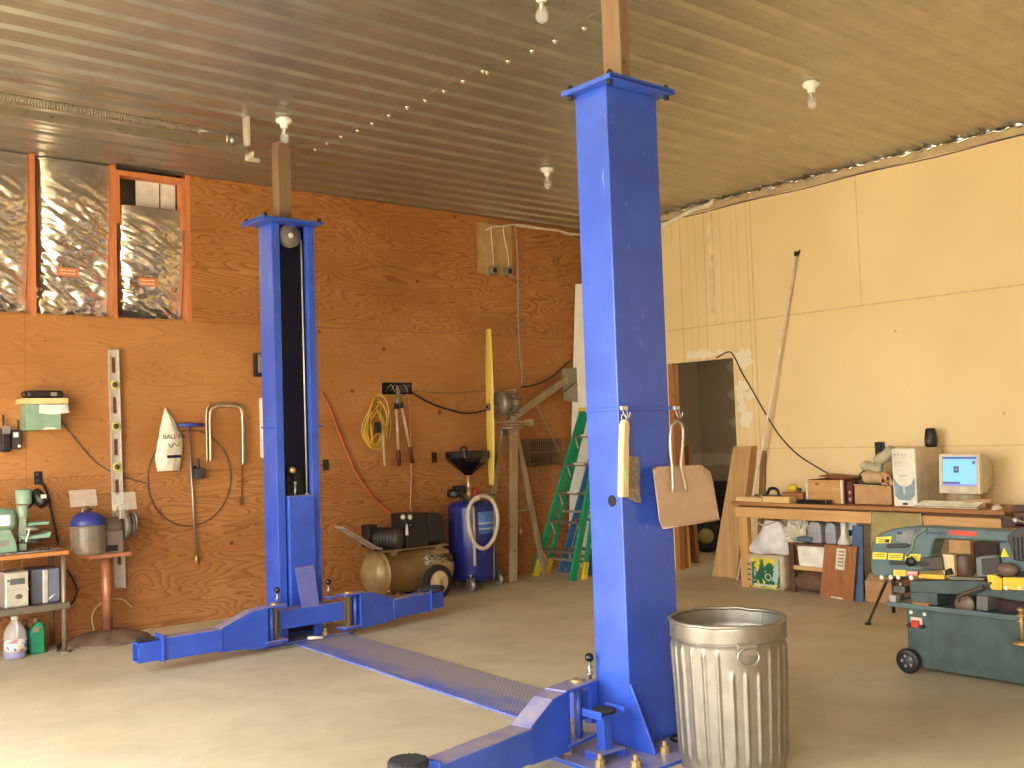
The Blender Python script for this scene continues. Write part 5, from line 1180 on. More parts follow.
# conduit at the top corner
tag(G().tube(cr([V((W-.03, 7.9, H-.17)), V((W-.03, 7.2, H-.165)), wx(690, 211, W-.03), wx(702, 207, W-.03), wx(709, 205, W-.035), wx(712, 201, W-.05), (W-.07, wx(712, 200, W-.05).y-.03, H+.01)], 6), .022, 12).build('pipe_elbow', CREAM), 'cream plastic pipe bending into the ceiling above the doorway', 'pipe')
pts = [wx(716, 358, W-.012), wx(723, 354, W-.012), wx(730, 352, W-.012), wx(735, 358, W-.012), wx(741, 371, W-.012), wx(752, 390, W-.012), wx(764, 411, W-.012), wx(779, 435, W-.012), wx(797, 454, W-.012), wx(815, 466, W-.012), wx(830, 475, 7.94)]
tag(G().tube(cr(pts, 6), .006, 6).build('wall_cable', M(60, 44, 30, .5)), 'black cable sagging from the doorway head down to the workbench', 'cable')
# ================================================================== WORKBENCH
XF = 7.40; zt = .765; yl, yr = wx(731, 503, XF).y, wx(1004, 508, XF).y
wb = thing('workbench', 'long wooden workbench with pine apron against the cream wall', 'workbench', (7.7, (yl+yr)/2, 0))
G().box(XF, 7.975, yr, yl, zt-.03, zt).build('bench_top', BENCH, wb, .004)
XA = 7.44
a0, a1 = wx(731, 507, XA), wx(731, 517, XA)
y2 = wx(872, 512, XA).y; y3 = wx(922, 516, XA).y; y4 = wx(1001, 521, XA).y
G().box(XA, XA+.038, y2, yl-.01, .625, .715).build('apron_board', PINE, wb, .003)
G().box(XA, XA+.038, y4, y3+.05, .615, .705).build('apron_board', PINE, wb, .003)
G().box(XA+.04, XA+.078, yr+.02, yl-.02, .64, .735).build('top_rail', M(110, 76, 44, .7), wb)
for (x, y) in ((XA+.045, yl-.055), (7.90, yl-.055), (XA+.085, yr+.08), (7.90, yr+.08), (7.90, (yl+yr)/2)):
    G().box(x, x+.06, y-.045, y+.045, 0, zt-.03).build('leg', PINEV, wb, .003)
G().box(7.86, 7.9, yr+.02, yl-.02, .60, .69).build('rear_rail', M(150, 104, 60, .7), wb)
ZT = zt+.0008
def on(px_, X): return wx(px_, 500, X).y
# --- computer tower
yA, yB = on(894, 7.50), on(917, 7.50); ht = wx(905, 448.5, 7.5).z
pc = thing('computer_tower', 'cream computer tower with blue-grey lower front on the workbench', 'computer', (7.72, (yA+yB)/2, zt))
G().box(7.515, 7.93, yB, yA, ZT, ht).build('case', M(214, 196, 164, .5), pc, .004)
fr = G().box(7.498, 7.516, yB, yA, ZT, ht).build('front_bezel', M(240, 230, 206, .4), pc, .006)
ym = (yA+yB)/2; hw = (yA-yB)/2
arc = [(7.496, ym+hw*.93*math.cos(t_), .47*(ht-zt)+zt-.075*math.sin(t_)**.8*0-.0-.08*(1-abs(math.cos(t_)))**.6) for t_ in [PI*i/16 for i in range(17)]]
zc0 = zt+.50*(ht-zt)
poly = [(7.4975, ym+hw*.92, zc0), (7.4975, ym+hw*.6, zc0-.05), (7.4975, ym+hw*.2, zc0-.072), (7.4975, ym-hw*.2, zc0-.072), (7.4975, ym-hw*.6, zc0-.05), (7.4975, ym-hw*.92, zc0), (7.4975, ym-hw*.86, zt+.09), (7.4975, ym-hw*.5, zt+.05), (7.4975, ym+hw*.5, zt+.05), (7.4975, ym+hw*.86, zt+.09)]
G().prism(poly, (-.006, 0, 0)).build('lower_panel', M(140, 164, 168, .35), fr, .002)
G().ball((7.49, ym, zt+.13), .02, .3, .7, 1.7).build('power_button', M(206, 208, 200, .3), fr)
for i, f in enumerate((.93, .80, .67)):
    G().box(7.4955, 7.4985, yB+.014, yA-.014, zt+(ht-zt)*(f-.115), zt+(ht-zt)*f).build('drive_bay', M(232, 222, 198, .4), fr, .002)
for k in range(4): G().box(7.4945, 7.4965, ym+hw*(.75-.3*k), ym+hw*(.6-.3*k), zt+(ht-zt)*.885, zt+(ht-zt)*.9).build('vent_mark', GREY, fr)
for k in range(7): G().box(7.4965, 7.499, ym+hw*(.42-.12*k), ym+hw*(.34-.12*k), zt+(ht-zt)*.523, zt+(ht-zt)*.535).build('badge_letter', DGREY, fr)
G().box(7.492, 7.499, ym-.02, ym+.02, zt+.012, zt+.03).build('foot_badge', DGREY, fr, .003)
s_y = on(932, 7.66)
sk = thing('speaker', 'small black speaker standing on top of the computer tower', 'speaker', (7.72, s_y, ht))
sx0 = 7.84; s_y = wx(931, 440, 7.84).y; hs = .15
G().lathe((sx0, s_y, ht+.001), [(0, 0), (.04, 0), (.046, .01), (.05, .06), (.04, hs-.01), (.03, hs), (0, hs)], 20).build('body', BLACK, sk)
G().lathe((sx0-.045, s_y, ht+.05), [(0, 0), (.028, 0), (.03, .004), (0, .006)], 18, (-1, 0, .1)).build('cone_grille', DGREY, sk)
# --- monitor
mp = [wx(x, y, 7.62) for x, y in ((938.4, 454), (983, 453.6), (980, 494), (935.5, 493.2))]
mc = sum(mp, V())/4; mwid = (mp[0]-mp[1]).length; mht = (mp[0].z-mp[3].z)
mo = thing('computer_monitor', 'beige tube monitor with lit pale blue desktop on the workbench', 'monitor', (7.72, mc.y, zt))
Rm = Matrix.Translation((7.62, mc.y, mc.z)) @ Matrix.Rotation(math.radians(-6), 4, 'Z') @ Matrix.Rotation(math.radians(4), 4, 'Y')
E2 = lambda: G(Rm)
hw, hh = mwid/2*.97, mht/2
BEI = M(226, 212, 180, .45)
g = E2(); sw, sh = hw*.84, hh*.74; so_ = .02
for y0, y1, z0, z1 in ((-hw, -sw, -hh, hh), (sw, hw, -hh, hh), (-sw, sw, -hh, -sh+so_), (-sw, sw, sh+so_, hh)): g.box(0, .04, y0, y1, z0, z1)
mb = g.build('bezel', BEI, mo, .004)
g = E2().prism([(.04, -hw*.97, -hh*.95), (.04, hw*.97, -hh*.95), (.04, hw*.97, hh*.97), (.04, -hw*.97, hh*.97)], (.08, 0, 0))
vs = [(.12, -hw*.9, -hh*.85), (.12, hw*.9, -hh*.85), (.12, hw*.9, hh*.9), (.12, -hw*.9, hh*.9), (.31, -hw*.55, -hh*.55), (.31, hw*.55, -hh*.55), (.31, hw*.55, hh*.5), (.31, -hw*.55, hh*.5)]
g.add(vs, [(3,2,1,0),(4,5,6,7),(0,1,5,4),(1,2,6,5),(2,3,7,6),(3,0,4,7)]).build('tube_housing', M(206, 190, 156, .5), mo, .008)
sc_m = mat_emit('lit_screen', rgb(150, 218, 232), 1.0)
scr = E2().box(.012, .02, -sw, sw, -sh+so_, sh+so_).build('screen', sc_m, mo)
PUR = mat_emit('lit_bar', rgb(110, 104, 178), .8); LAV = mat_emit('lit_taskbar', rgb(158, 150, 226), 1.)
E2().box(.0105, .012, -sw, sw, sh+so_-.02, sh+so_-.004).build('title_bar', PUR, scr)
E2().box(.0105, .012, -sw, sw, -sh+so_, -sh+so_+.014).build('task_bar', LAV, scr); E2().box(.0105, .0118, -.0, sw, -sh+so_+.014, -sh+so_+.03).build('toolbar', PUR, scr)
# y points to the left in the picture
E2().box(.0095, .012, .008, .05, so_-.012, so_+.036).build('dialog', mat_emit('lit_dialog', rgb(96, 86, 130), .7), scr); E2().box(.009, .0115, .018, .04, so_-.0, so_+.024).build('dialog_picture', mat_emit('lit_pic', rgb(150, 150, 196), .8), scr)
E2().box(.0095, .012, -sw+.016, -sw+.036, sh+so_-.058, sh+so_-.034).build('desktop_icon', PUR, scr)
E2().lathe((.13, 0, -hh*.95), [(0, 0), (.05, 0), (.08, -.02), (.11, -(mc.z-hh-zt)-.0+.012)], 24).build('swivel_foot', M(206, 190, 156, .5), mo)
# --- keyboard, mouse, remote
ka, kb = wx(917, 502, 7.50), wx(981, 504, 7.50)
kd = thing('keyboard', 'beige keyboard lying in front of the monitor', 'keyboard', (7.52, (ka.y+kb.y)/2, zt))
k0, k1 = 7.44, 7.58
G().prism([(k0, kb.y, ZT), (k1, kb.y, ZT), (k1, kb.y, zt+.045), (k0, kb.y, zt+.012)], (0, ka.y-kb.y, 0)).build('keyboard_body', M(206, 190, 156, .5), kd, .004)
n_ = 0
for r in range(5):
    for q in range(19):
        y = kb.y+.012+q*(ka.y-kb.y-.024)/19; x = k0+.014+r*.024; w_ = (ka.y-kb.y-.024)/19*.8
        z = zt+.0125+.033*(x-k0)/.14
        G().box(x, x+.017, y, y+w_, z, z+.010).build('key', M(236, 224, 192, .5), kd)
p = wx(996, 503, 7.52); ms = thing('computer_mouse', 'cream computer mouse right of the keyboard', 'mouse', (7.52, p.y, zt))
G().ball((7.53, p.y, zt+.004), .045, 1.15, .75, .72).build('shell', M(236, 224, 198, .4), ms)
tag(G().tube(cr([(7.57, p.y, zt+.012), (7.68, p.y-.02, zt+.006), (7.78, p.y-.1, zt+.006), (7.86, p.y-.06, zt+.006), (7.93, p.y-.0, zt+.006)], 6), .003, 6).build('mouse_cord', M(200, 180, 140, .5)), 'thin pale cord running from the mouse to the wall', 'cord')
p = wx(984, 501, 7.56); R2 = Matrix.Translation((7.585, p.y+.05, zt+.04)) @ Matrix.Rotation(.25, 4, 'Z')
tag(G(R2).box(-.03, .03, -.09, .09, -.0005, .03).build('cardboard_packet', M(190, 150, 112, .6), None, .006), 'brown packet lying on the right end of the keyboard', 'packet')
# --- crates and boxes
XC = 7.56
yA, yB = on(807, XC), on(843, XC); hc2 = wx(825, 480, XC).z
cr_ = thing('wooden_crate', 'open wooden crate with white corner edges on the workbench below the sagging cable', 'crate', (7.72, (yA+yB)/2, zt))
WC = mat_wood('crate_wood', (196, 142, 78), (222, 172, 106), 1)
G().box(XC, XC+.015, yB, yA, ZT, hc2).build('front_board', WC, cr_, .002)
G().box(7.90, 7.915, yB, yA, ZT, hc2+.01).box(XC+.015, 7.90, yA-.015, yA, ZT, hc2).box(XC+.015, 7.90, yB, yB+.015, ZT, hc2).box(XC+.015, 7.9, yB+.015, yA-.015, ZT, zt+.015).build('crate_body', M(132, 66, 42, .6), cr_)
for y in (yA, yB+.01): G().box(XC-.004, XC+.02, y-.014, y+.006, ZT, hc2).build('corner_edge', M(232, 222, 200, .5), cr_)
p = wx(817, 484, XC); G().box(XC-.002, XC+.001, p.y-.018, p.y+.018, p.z-.006, p.z+.006).build('hand_hole', DARK, cr_)
G().prism([(XC+.0, yB-.012, hc2+.001), (7.9, yB-.012, hc2+.008), (7.9, yA-.06, hc2+.03), (XC+.1, yA-.06, hc2+.024)], (0, 0, .008)).build('loose_lid', M(150, 86, 54, .6), cr_)
yC, yD = on(845, 7.52), on(851.5, 7.52)
cb_ = thing('dark_carton', 'narrow dark red carton between the wooden crate and the cardboard box', 'box', (7.7, (yC+yD)/2, zt))
G().box(7.54, 7.88, yD, yC-.012, ZT, wx(848, 482, 7.52).z).build('carton', M(96, 40, 30, .5), cb_, .003)
for dz in (.03, .085): G().box(7.538, 7.541, yD+.015, yD+.035, zt+dz, zt+dz+.022).build('print_mark', M(200, 160, 150, .5), cb_)
yE, yF = on(855, 7.55), on(891.5, 7.55); hb2 = wx(870, 486, 7.55).z
kb_ = thing('cardboard_box', 'low open cardboard box of clutter left of the computer tower', 'box', (7.7, (yE+yF)/2, zt))
G().box(7.55, 7.556, yF, yE, ZT, hb2).box(7.86, 7.866, yF, yE, ZT, hb2).box(7.556, 7.86, yE-.006, yE, ZT, hb2).box(7.556, 7.86, yF, yF+.006, ZT, hb2).box(7.55, 7.866, yF, yE, ZT, zt+.005).build('box_walls', KRAFT, kb_)
g = G().prism([(7.55, yE, hb2), (7.55, yF+.05, hb2), (7.50, yF+.08, hb2+.004), (7.50, yE-.02, hb2+.012)], (0, 0, .005)).build('flap', M(214, 190, 150, .7), kb_)
def roll(a, b, r, mat, lab, nm='cloth_roll', wob=.18, cat='cloth'):
    a, b = V(a), V(b); d = b-a; u = d.orthogonal().normalized(); w_ = d.normalized().cross(u)
    def fn(s, t_):
        an = 2*PI*s; q = noise.noise(V((math.cos(an)*1.3, math.sin(an)*1.3, t_*5+a.y*3)))
        e = min(1, 8*min(t_, 1-t_)+.15)**.5
        rr = r*(1+wob*q)*e
        return a+d*t_+(u*math.cos(an)+w_*math.sin(an))*rr
    return tag(G().grid(fn, 24, 22).build(nm, mat), lab, cat)
CL = M(196, 176, 140, .8)
roll(wx(863, 477, 7.62), wx(892, 478, 7.62), .05, M(206, 172, 120, .7), 'tan paper roll lying on the cardboard box', 'paper_roll', .08, 'roll')
roll(wx(862, 465, 7.66), wx(882, 469, 7.64), .04, M(192, 182, 150, .8), 'pale rag bundled on the tan paper roll')
roll(wx(876, 463, 7.72), wx(895, 449, 7.74), .05, M(200, 184, 148, .8), 'pale cloth roll slanting up against the computer tower')
roll(wx(858, 483, 7.66), wx(886, 485, 7.66), .03, M(70, 58, 48, .8), 'dark rags stuffed in the cardboard box', 'rag_bundle', .4)
g = G()
for k in range(5):
    p = wx(882+k*2.5, 479+3*math.sin(k*2), 7.56); g.prism([p+V((0,-.03,-.03)), p+V((0,.03,-.02)), p+V((0,.015,.04))], (.03, .004, .0))
tag(g.build('paper_scraps', M(206, 152, 108, .7)), 'crumpled orange-brown paper beside the tower front', 'paper')
p = wx(881, 449, W); o = thing('wall_outlet', 'black outlet with plugs on the cream wall above the cloth rolls', 'outlet', (W-.01, p.y, p.z))
G().box(W-.03, W-.001, p.y-.04, p.y+.04, p.z-.055, p.z+.06).build('cover_plate', BLACK, o, .004)
for s in (-1, 1): G().box(W-.055, W-.03, p.y-.02, p.y+.02, p.z+s*.028-.018, p.z+s*.028+.018).build('plug', M(50, 46, 44, .5), o, .004)
pts = [wx(879, 453, W-.04), wx(876, 458, 7.93), wx(874, 464, 7.88), wx(866, 470, 7.76), wx(860, 474, 7.68), wx(858, 481, 7.64)]
tag(G().tube(cr(pts, 6), .005, 6).build('plug_cord', BLACK), 'black cord dropping from the cream wall outlet to the boxes', 'cord')
# --- lumber offcuts and small tools at the left end
def ob(px0, px1, X, dx, z0, z1, mat, nm, lab, cat, bev=.002):
    y0, y1 = on(px1, X), on(px0, X)
    return tag(G().box(X, X+dx, y0, y1, z0, z1).build(nm, mat, None, bev), lab, cat)
ob(736, 762, 7.43, .09, ZT, zt+.04, mat_wood('offcut_a', (232, 190, 126), (244, 210, 150), 1), 'lumber_offcut', 'pale lumber offcut at the left end of the workbench', 'lumber')
ob(762.5, 789, 7.415, .11, ZT, zt+.052, mat_wood('offcut_b', (232, 188, 122), (244, 208, 146), 1), 'lumber_offcut', 'thicker pale lumber offcut next to the black binder', 'lumber')
ob(782, 803, 7.56, .2, ZT, zt+.08, M(170, 112, 66, .6), 'brown_tray', 'brown tray behind the pale offcuts', 'tray')
ob(796, 826, 7.43, .09, ZT, zt+.035, BLACKG, 'black_binder', 'flat black binder in front of the wooden crate', 'binder', .006)
gd = wx(772, 486, 7.62)
q = thing('hand_plane', 'black hand tool lying on the lumber at the bench left end', 'tool', (7.62, gd.y, zt))
zq = ZT
G().box(7.58, 7.66, gd.y-.09, gd.y+.09, zq, zq+.05).build('tool_body', DGREY, q, .012)
G().tube(cr([(7.62, gd.y-.07, zq+.05), (7.62, gd.y-.05, zq+.1), (7.62, gd.y+.02, zq+.105), (7.62, gd.y+.06, zq+.05)], 6), .014, 8).build('tool_handle', BLACK, q)
G().cyl((7.62, gd.y+.06, zq+.03), (7.60, gd.y+.17, zq+.04), .016, n=10).build('tool_nose', STEEL, q)
yp = wx(794, 484, 7.68); q = thing('yellow_tool', 'small yellow tool in the brown tray on the bench', 'tool', (7.66, yp.y, zt+.08))
G().ball((7.66, yp.y, zt+.081+.034), .034, 1, 1.5, 1).build('tool_body', YEL, q); G().cyl((7.66, yp.y-.03, zt+.11), (7.66, yp.y-.08, zt+.1), .014, n=10).build('tool_tip', DGREY, q)
# --- dark things showing in the slot under the top, and under the bench
BR = M(92, 58, 34, .7)
st = thing('side_stand', 'low dark wooden stand with shelf board under the workbench', 'stand', (7.66, 5.0, 0))
sy0, sy1 = on(853, 7.50), on(789, 7.50)
sy1 = wx(789, 570, 7.50).y; sy0 = wx(842, 575, 7.50).y
zs = wx(800, 543, 7.5).z; zs2 = wx(800, 566, 7.48).z
G().box(7.5, 7.85, sy0, sy1, zs-.025, zs).build('stand_top', BR, st, .003)
for y in (sy0+.03, sy1-.03):
    for x in (7.5, 7.82): G().box(x, x+.03, y-.025, y+.025, 0, zs-.025).build('leg', BR, st, .002)
G().box(7.49, 7.84, sy0, sy1-.055, zs2-.035, zs2).build('shelf_board', PINE, st, .002)
ZS, ZS2 = zs+.001, zs2+.001
# white bin on the shelf
y0, y1 = wx(824, 555, 7.5).y, wx(799, 555, 7.5).y; hb3 = wx(810, 547, 7.5).z
q = thing('plastic_bin', 'white plastic bin on the low stand shelf under the workbench', 'bin', (7.6, (y0+y1)/2, zs2))
g = G(); 
o_ = [(7.505, y0), (7.505, y1), (7.72, y1), (7.72, y0)]; t_ = [(7.498, y0-.01), (7.498, y1+.012), (7.73, y1+.012), (7.73, y0-.01)]
for i in range(4):
    j = (i+1) % 4; g.add([(*o_[i], ZS2), (*o_[j], ZS2), (*t_[j], hb3), (*t_[i], hb3)], [(0, 1, 2, 3)])
g.add([(*k_, ZS2) for k_ in o_], [(0, 1, 2, 3)])
g.build('bin_body', M(244, 236, 216, .4), q, 0, .004); G().tube([(*k_, hb3) for k_ in t_], .006, 6, True).build('bin_rim', M(244, 236, 216, .4), q)
# sacks
def sack(c, sx, sy, sz, mat, nm, lab, top=.5, seed=1, n=2.4, cat='sack'):
    c = V(c)
    def fn(u, v):
        a = 2*PI*u; h = v*2-1
        f = (max(0, 1-abs(h)**n))**(1/n)
        k = 1-(1-top)*max(0, h)**1.5
        ca, sa = math.cos(a), math.sin(a)
        X = math.copysign(abs(ca)**.65, ca); Y = math.copysign(abs(sa)**.65, sa)
        w_ = 1+.09*noise.noise(V((ca*1.8, sa*1.8, h*2+seed)))
        return c+V((X*sx*f*k*w_, Y*sy*f*k*w_, sz*(h*.5+.5)))
    return tag(G().grid(fn, 36, 26).build(nm, mat), lab, cat)
yb_, ye_ = wx(783, 570, 7.46).y, wx(746, 570, 7.46).y
zb1 = wx(765, 555, 7.46).z
sd_t = NT('seed_bag'); 
P = sd_t.coord(); n_ = sd_t.noise(P, 16., 4)
SEED = M(206, 184, 148, .5)
def seedfn(u, v):
    a = 2*PI*u; ca, sa = math.cos(a), math.sin(a); X = math.copysign(abs(ca)**.4, ca); Y = math.copysign(abs(sa)**.4, sa)
    k = min(1, .86+v*1.2)*min(1, .93+(1-v)*.8)
    return V((7.55+X*.09*k, (yb_+ye_)/2+Y*(ye_-yb_)/2*k, .002+zb1*v))
g = G().grid(seedfn, 40, 16); n0 = len(g.v)
g.f.append(list(range(39, -1, -1))); g.sm.append(False); g.f.append([16*41+i for i in range(40)]); g.sm.append(False)
sb = g.build('seed_bag', SEED); tag(sb, 'upright seed bag with green and yellow print under the bench, left end', 'bag')
lt = NT('seed_print'); P = lt.coord(); x, y, z = lt.xyz(P); n1 = lt.noise(P, 22., 4); n2 = lt.noise(lt.scale(P, 1., 1., .6), 13., 3)
c_ = lt.ramp(lt.math('ADD', lt.math('MULTIPLY', z, 2.6), lt.math('MULTIPLY', lt.math('SUBTRACT', n1, .5), 1.1)), (.10, rgb(226, 208, 66)), (.14, rgb(26, 92, 66)), (.52, rgb(34, 104, 76)), (.6, rgb(226, 204, 58)))
c_ = lt.mix(lt.ramp(n2, (.55, (0, 0, 0, 1)), (.6, (1, 1, 1, 1))), c_, rgb(176, 200, 190))
yl0, yl1 = wx(779, 570, 7.455).y, wx(752, 570, 7.455).y
pn = G().box(7.452, 7.458, yl0, yl1, .02, zb1-.03).build('printed_front', lt.out(c_, .45), sb)
p = wx(768, 577, 7.45); text('bag_lettering', 'O', (7.449, (yl0+yl1)/2-.03, .11), .09, RX, M(220, 226, 200, .5), sb); 
G().box(7.449, 7.453, yl0+.02, yl1-.02, .035, .05).build('print_strip', M(206, 216, 196, .5), sb)
for k in range(4): G().box(7.457, 7.463, yl1+.02, yl1+.05, .07+k*.045, .082+k*.045).build('side_print', DGREY, sb)
zw = wx(763, 522, 7.46).z
pts = [(741, 559), (746, 548), (752, 533), (757, 524), (764, 521), (773, 523), (779, 530), (783, 545), (786, 560), (775, 560), (760, 558)]
def wsfn(u, v):
    t_ = v; yL = [wx(740, 558, 7.46).y, wx(747, 545, 7.46).y, wx(754, 530, 7.46).y, wx(758, 522, 7.46).y]; yR = [wx(786, 562, 7.46).y, wx(784, 545, 7.46).y, wx(780, 531, 7.46).y, wx(772, 521, 7.46).y]
    f = t_*3; i = min(2, int(f)); q = f-i; a_ = yL[i]*(1-q)+yL[i+1]*q; b_ = yR[i]*(1-q)+yR[i+1]*q
    an = 2*PI*u; ca, sa = math.cos(an), math.sin(an); Y = math.copysign(abs(ca)**.8, ca); X = sa
    dep_ = .13*(1-.65*t_)*(.6+.4*min(1, t_*5))
    w_ = noise.noise(V((ca*2, sa*2, t_*3)))*.014
    return V((7.57+X*dep_+w_, (a_+b_)/2+Y*(a_-b_)/2, zb1+.004+(zw-zb1)*t_+w_*.6-.035*0*abs(ca)))
g = G().grid(wsfn, 40, 24); g.f.append([24*41+i for i in range(40)]); g.sm.append(True); g.f.append(list(range(39, -1, -1))); g.sm.append(False)
wsk = g.build('feed_sack', M(232, 226, 218, .6)); tag(wsk, 'plump white sack slumped on top of the seed bag', 'sack')
G().tube(cr([wx(758, 522.5, 7.52), wx(763, 525, 7.49), wx(770, 523.5, 7.5), wx(777, 521, 7.54)], 5), .008, 6).build('folded_top', M(200, 186, 164, .6), wsk)
# crumpled pale sheeting heaped on the stand
def heap(c, sx, sy, sz, seed, mat, nm, lab, cat):
    c = V(c)
    def fn(u, v):
        a = 2*PI*u; b = PI/2*v
        d = V((math.cos(a)*math.cos(b), math.sin(a)*math.cos(b), math.sin(b)))
        r = .75+.35*noise.noise(d*2.6+V((seed, 0, 0)))+.16*(1-abs(noise.noise(d*6+V((0, seed, 0)))*2))
        return c+V((d.x*sx*r, d.y*sy*r, max(0, d.z*sz*r)))
    g = G().grid(fn, 54, 22, False)
    return tag(g.build(nm, mat), lab, cat)
hy = wx(776, 530, 7.6).y
heap((7.64, wx(797, 540, 7.6).y, ZS), .13, .155, .26, 3.1, M(216, 204, 178, .6), 'crumpled_sheeting', 'crumpled pale plastic sheeting on the low stand beside the white sack', 'sheeting')
bl = wx(806, 542, 7.52); roll((7.53, bl.y+.1, ZS+.028), (7.52, bl.y-.06, ZS+.03), .024, M(96, 110, 128, .8), 'blue-grey rag on the stand edge under the sheeting', 'rag')
def jug(px_, w_, lab, mat, capm):
    y = wx(px_, 530, 7.56).y; o = thing('oil_jug', lab, 'jug', (7.6, y, zs))
    h = .71-.13-zs+.04
    G().prism([(7.54, y-w_/2, ZS), (7.54, y+w_/2, ZS), (7.54, y+w_/2, ZS+h*.72), (7.54, y+w_*.3, ZS+h*.9), (7.54, y+w_*.18, ZS+h*.93), (7.54, y-w_*.3, ZS+h*.9), (7.54, y-w_/2, ZS+h*.72)], (.1, 0, 0)).build('jug_body', mat, o, .014, 0, 3)
    G().cyl((7.59, y, ZS+h*.9), (7.59, y, ZS+h*1.02), .02, n=14).build('cap', capm, o)
    G().box(7.536, 7.541, y-w_*.3, y+w_*.3, ZS+.03, ZS+h*.5).build('label', M(166, 160, 160, .5), o, .002)
jug(815.5, .125, 'first grey oil jug on the stand, nearer the crumpled sheeting', M(176, 170, 168, .4), BLACK); jug(831, .10, 'second grey oil jug on the stand, nearer the white bottle', M(168, 170, 174, .4), BLACK)
y = wx(843, 530, 7.56).y; q = thing('spray_bottle', 'white long necked bottle on the stand beside the blue plank', 'bottle', (7.58, y, zs))
G().lathe((7.57, y, ZS), [(0, 0), (.05, 0), (.055, .01), (.052, .03), (.03, .07), (.024, .1), (.024, .19), (.012, .2), (0, .2)], 24).build('bottle_body', M(240, 232, 212, .4), q); G().cyl((7.57, y, ZS+.198), (7.57, y, ZS+.23), .014, n=12).build('cap', M(220, 206, 180, .4), q)
y = wx(850, 530, 7.6).y; q = thing('white_carton', 'white carton with dark window behind the long necked bottle', 'box', (7.66, y, zs))
G().box(7.63, 7.72, y-.05, y+.05, ZS, ZS+.21).build('carton', M(236, 230, 214, .5), q, .003); G().box(7.627, 7.631, y-.02, y+.03, ZS+.07, ZS+.12).build('window', DARK, q)
# brown sack, boards, carton on the floor
yS = wx(812, 582, 7.58).y; sack((7.62, yS, .002), .13, .17, .19, M(112, 82, 58, .8), 'burlap_sack', 'brown lumpy sack on the floor below the white bin', .6, 4, 2.2)
a, b = fl(820, 596), fl(853, 601.5); tl2, tr2 = wx(824.5, 544.5, 7.44), wx(857, 547, 7.42)
OSB = mat_wood('pressed_board', (150, 92, 50), (184, 120, 68), 2, 2.5, .7)
o = G().prism([a, b, tr2, tl2], V((.012, .002, .004))).build('pressed_board', OSB); tag(o, 'brown pressed wood board leaning under the bench with a pale label', 'board')
def onb(u, v): return (a.lerp(b, u)).lerp(tl2.lerp(tr2, u), v)
G().prism([onb(.40, .56), onb(.68, .55), onb(.68, .95), onb(.40, .95)], (-.003, 0, -.001)).build('paper_label', M(230, 214, 184, .6), o)
for r in range(5): G().prism([onb(.46, .62+r*.065), onb(.63, .62+r*.065), onb(.63, .645+r*.065), onb(.46, .645+r*.065)], (-.004, 0, -.0012)).build('label_line', M(150, 136, 120, .6), o)
G().prism([onb(.34, .015), onb(.68, .01), onb(.68, .03), onb(.34, .035)], (-.003, 0, -.001)).build('chalk_mark', CREAM, o)
A_, B_ = wx(853, 598, 7.44), wx(864, 599, 7.44); C_, D_ = wx(862, 524, 7.47), wx(851.5, 523, 7.47)
tag(G().prism([(7.42, A_.y, 0), (7.42, B_.y, 0), (7.475, C_.y, .60), (7.475, D_.y, .60)], (.02, 0, 0)).build('painted_board', M(74, 100, 128, .5), None, .003), 'blue-grey painted plank leaning under the bench apron', 'board')
yK0, yK1 = wx(893, 590, 7.46).y, wx(865, 590, 7.46).y; hk = wx(878, 581, 7.46).z
q = thing('floor_carton', 'brown cardboard carton on the floor under the bench behind the saw', 'box', (7.58, (yK0+yK1)/2, 0))
G().box(7.46, 7.75, yK0, yK1, .001, hk).build('carton', M(186, 140, 90, .7), q, .004); G().prism([(7.46, yK1-.02, hk+.001), (7.46, yK0+.02, hk+.001), (7.52, yK0+.0, hk+.04), (7.52, yK1-.0, hk+.04)], (.004, 0, .004)).build('flap', M(196, 152, 100, .7), q)
# olive cloth hanging from the bench edge
OL = M(168, 150, 92, .8)
cl = [wx(871, 512, 7.425), wx(921, 514, 7.425)]
ol = thing('olive_canvas', 'olive canvas sheet with pale stitched edges hanging from the bench', 'canvas', (7.42, (cl[0].y+cl[1].y)/2, .2))
def olf(u, v):
    y = cl[0].y+(cl[1].y-cl[0].y)*u-(0.05*v*u); return V((7.425-.012*math.sin(u*7)*v-.02*v, y, .722-.46*v))
G().grid(olf, 24, 16).build('canvas', OL, ol, 0, .004)
for e in (0, 1):
    for k in range(26):
        p = olf(e, k/26); G().ball(p+V((-.006, 0, 0)), .0045, 1, 1, 1, 6, 4).build('stitch', CREAM, ol)
# clutter inside the slot between top and apron: tins standing on the stand top behind the apron
for i, (px_, m_) in enumerate(((812, GREY), (829, BLACK), (838, GREY), (846, BLACK))):
    pass
# cords under the bench
tag(G().tube(cr([wx(943, 512, 7.52), wx(950, 509, 7.5), wx(957, 513, 7.5), wx(952, 517, 7.5), wx(960, 509, 7.52)], 6), .004, 6).build('tangled_cord', BLACK), 'black cord tangled under the bench top below the monitor', 'cord')
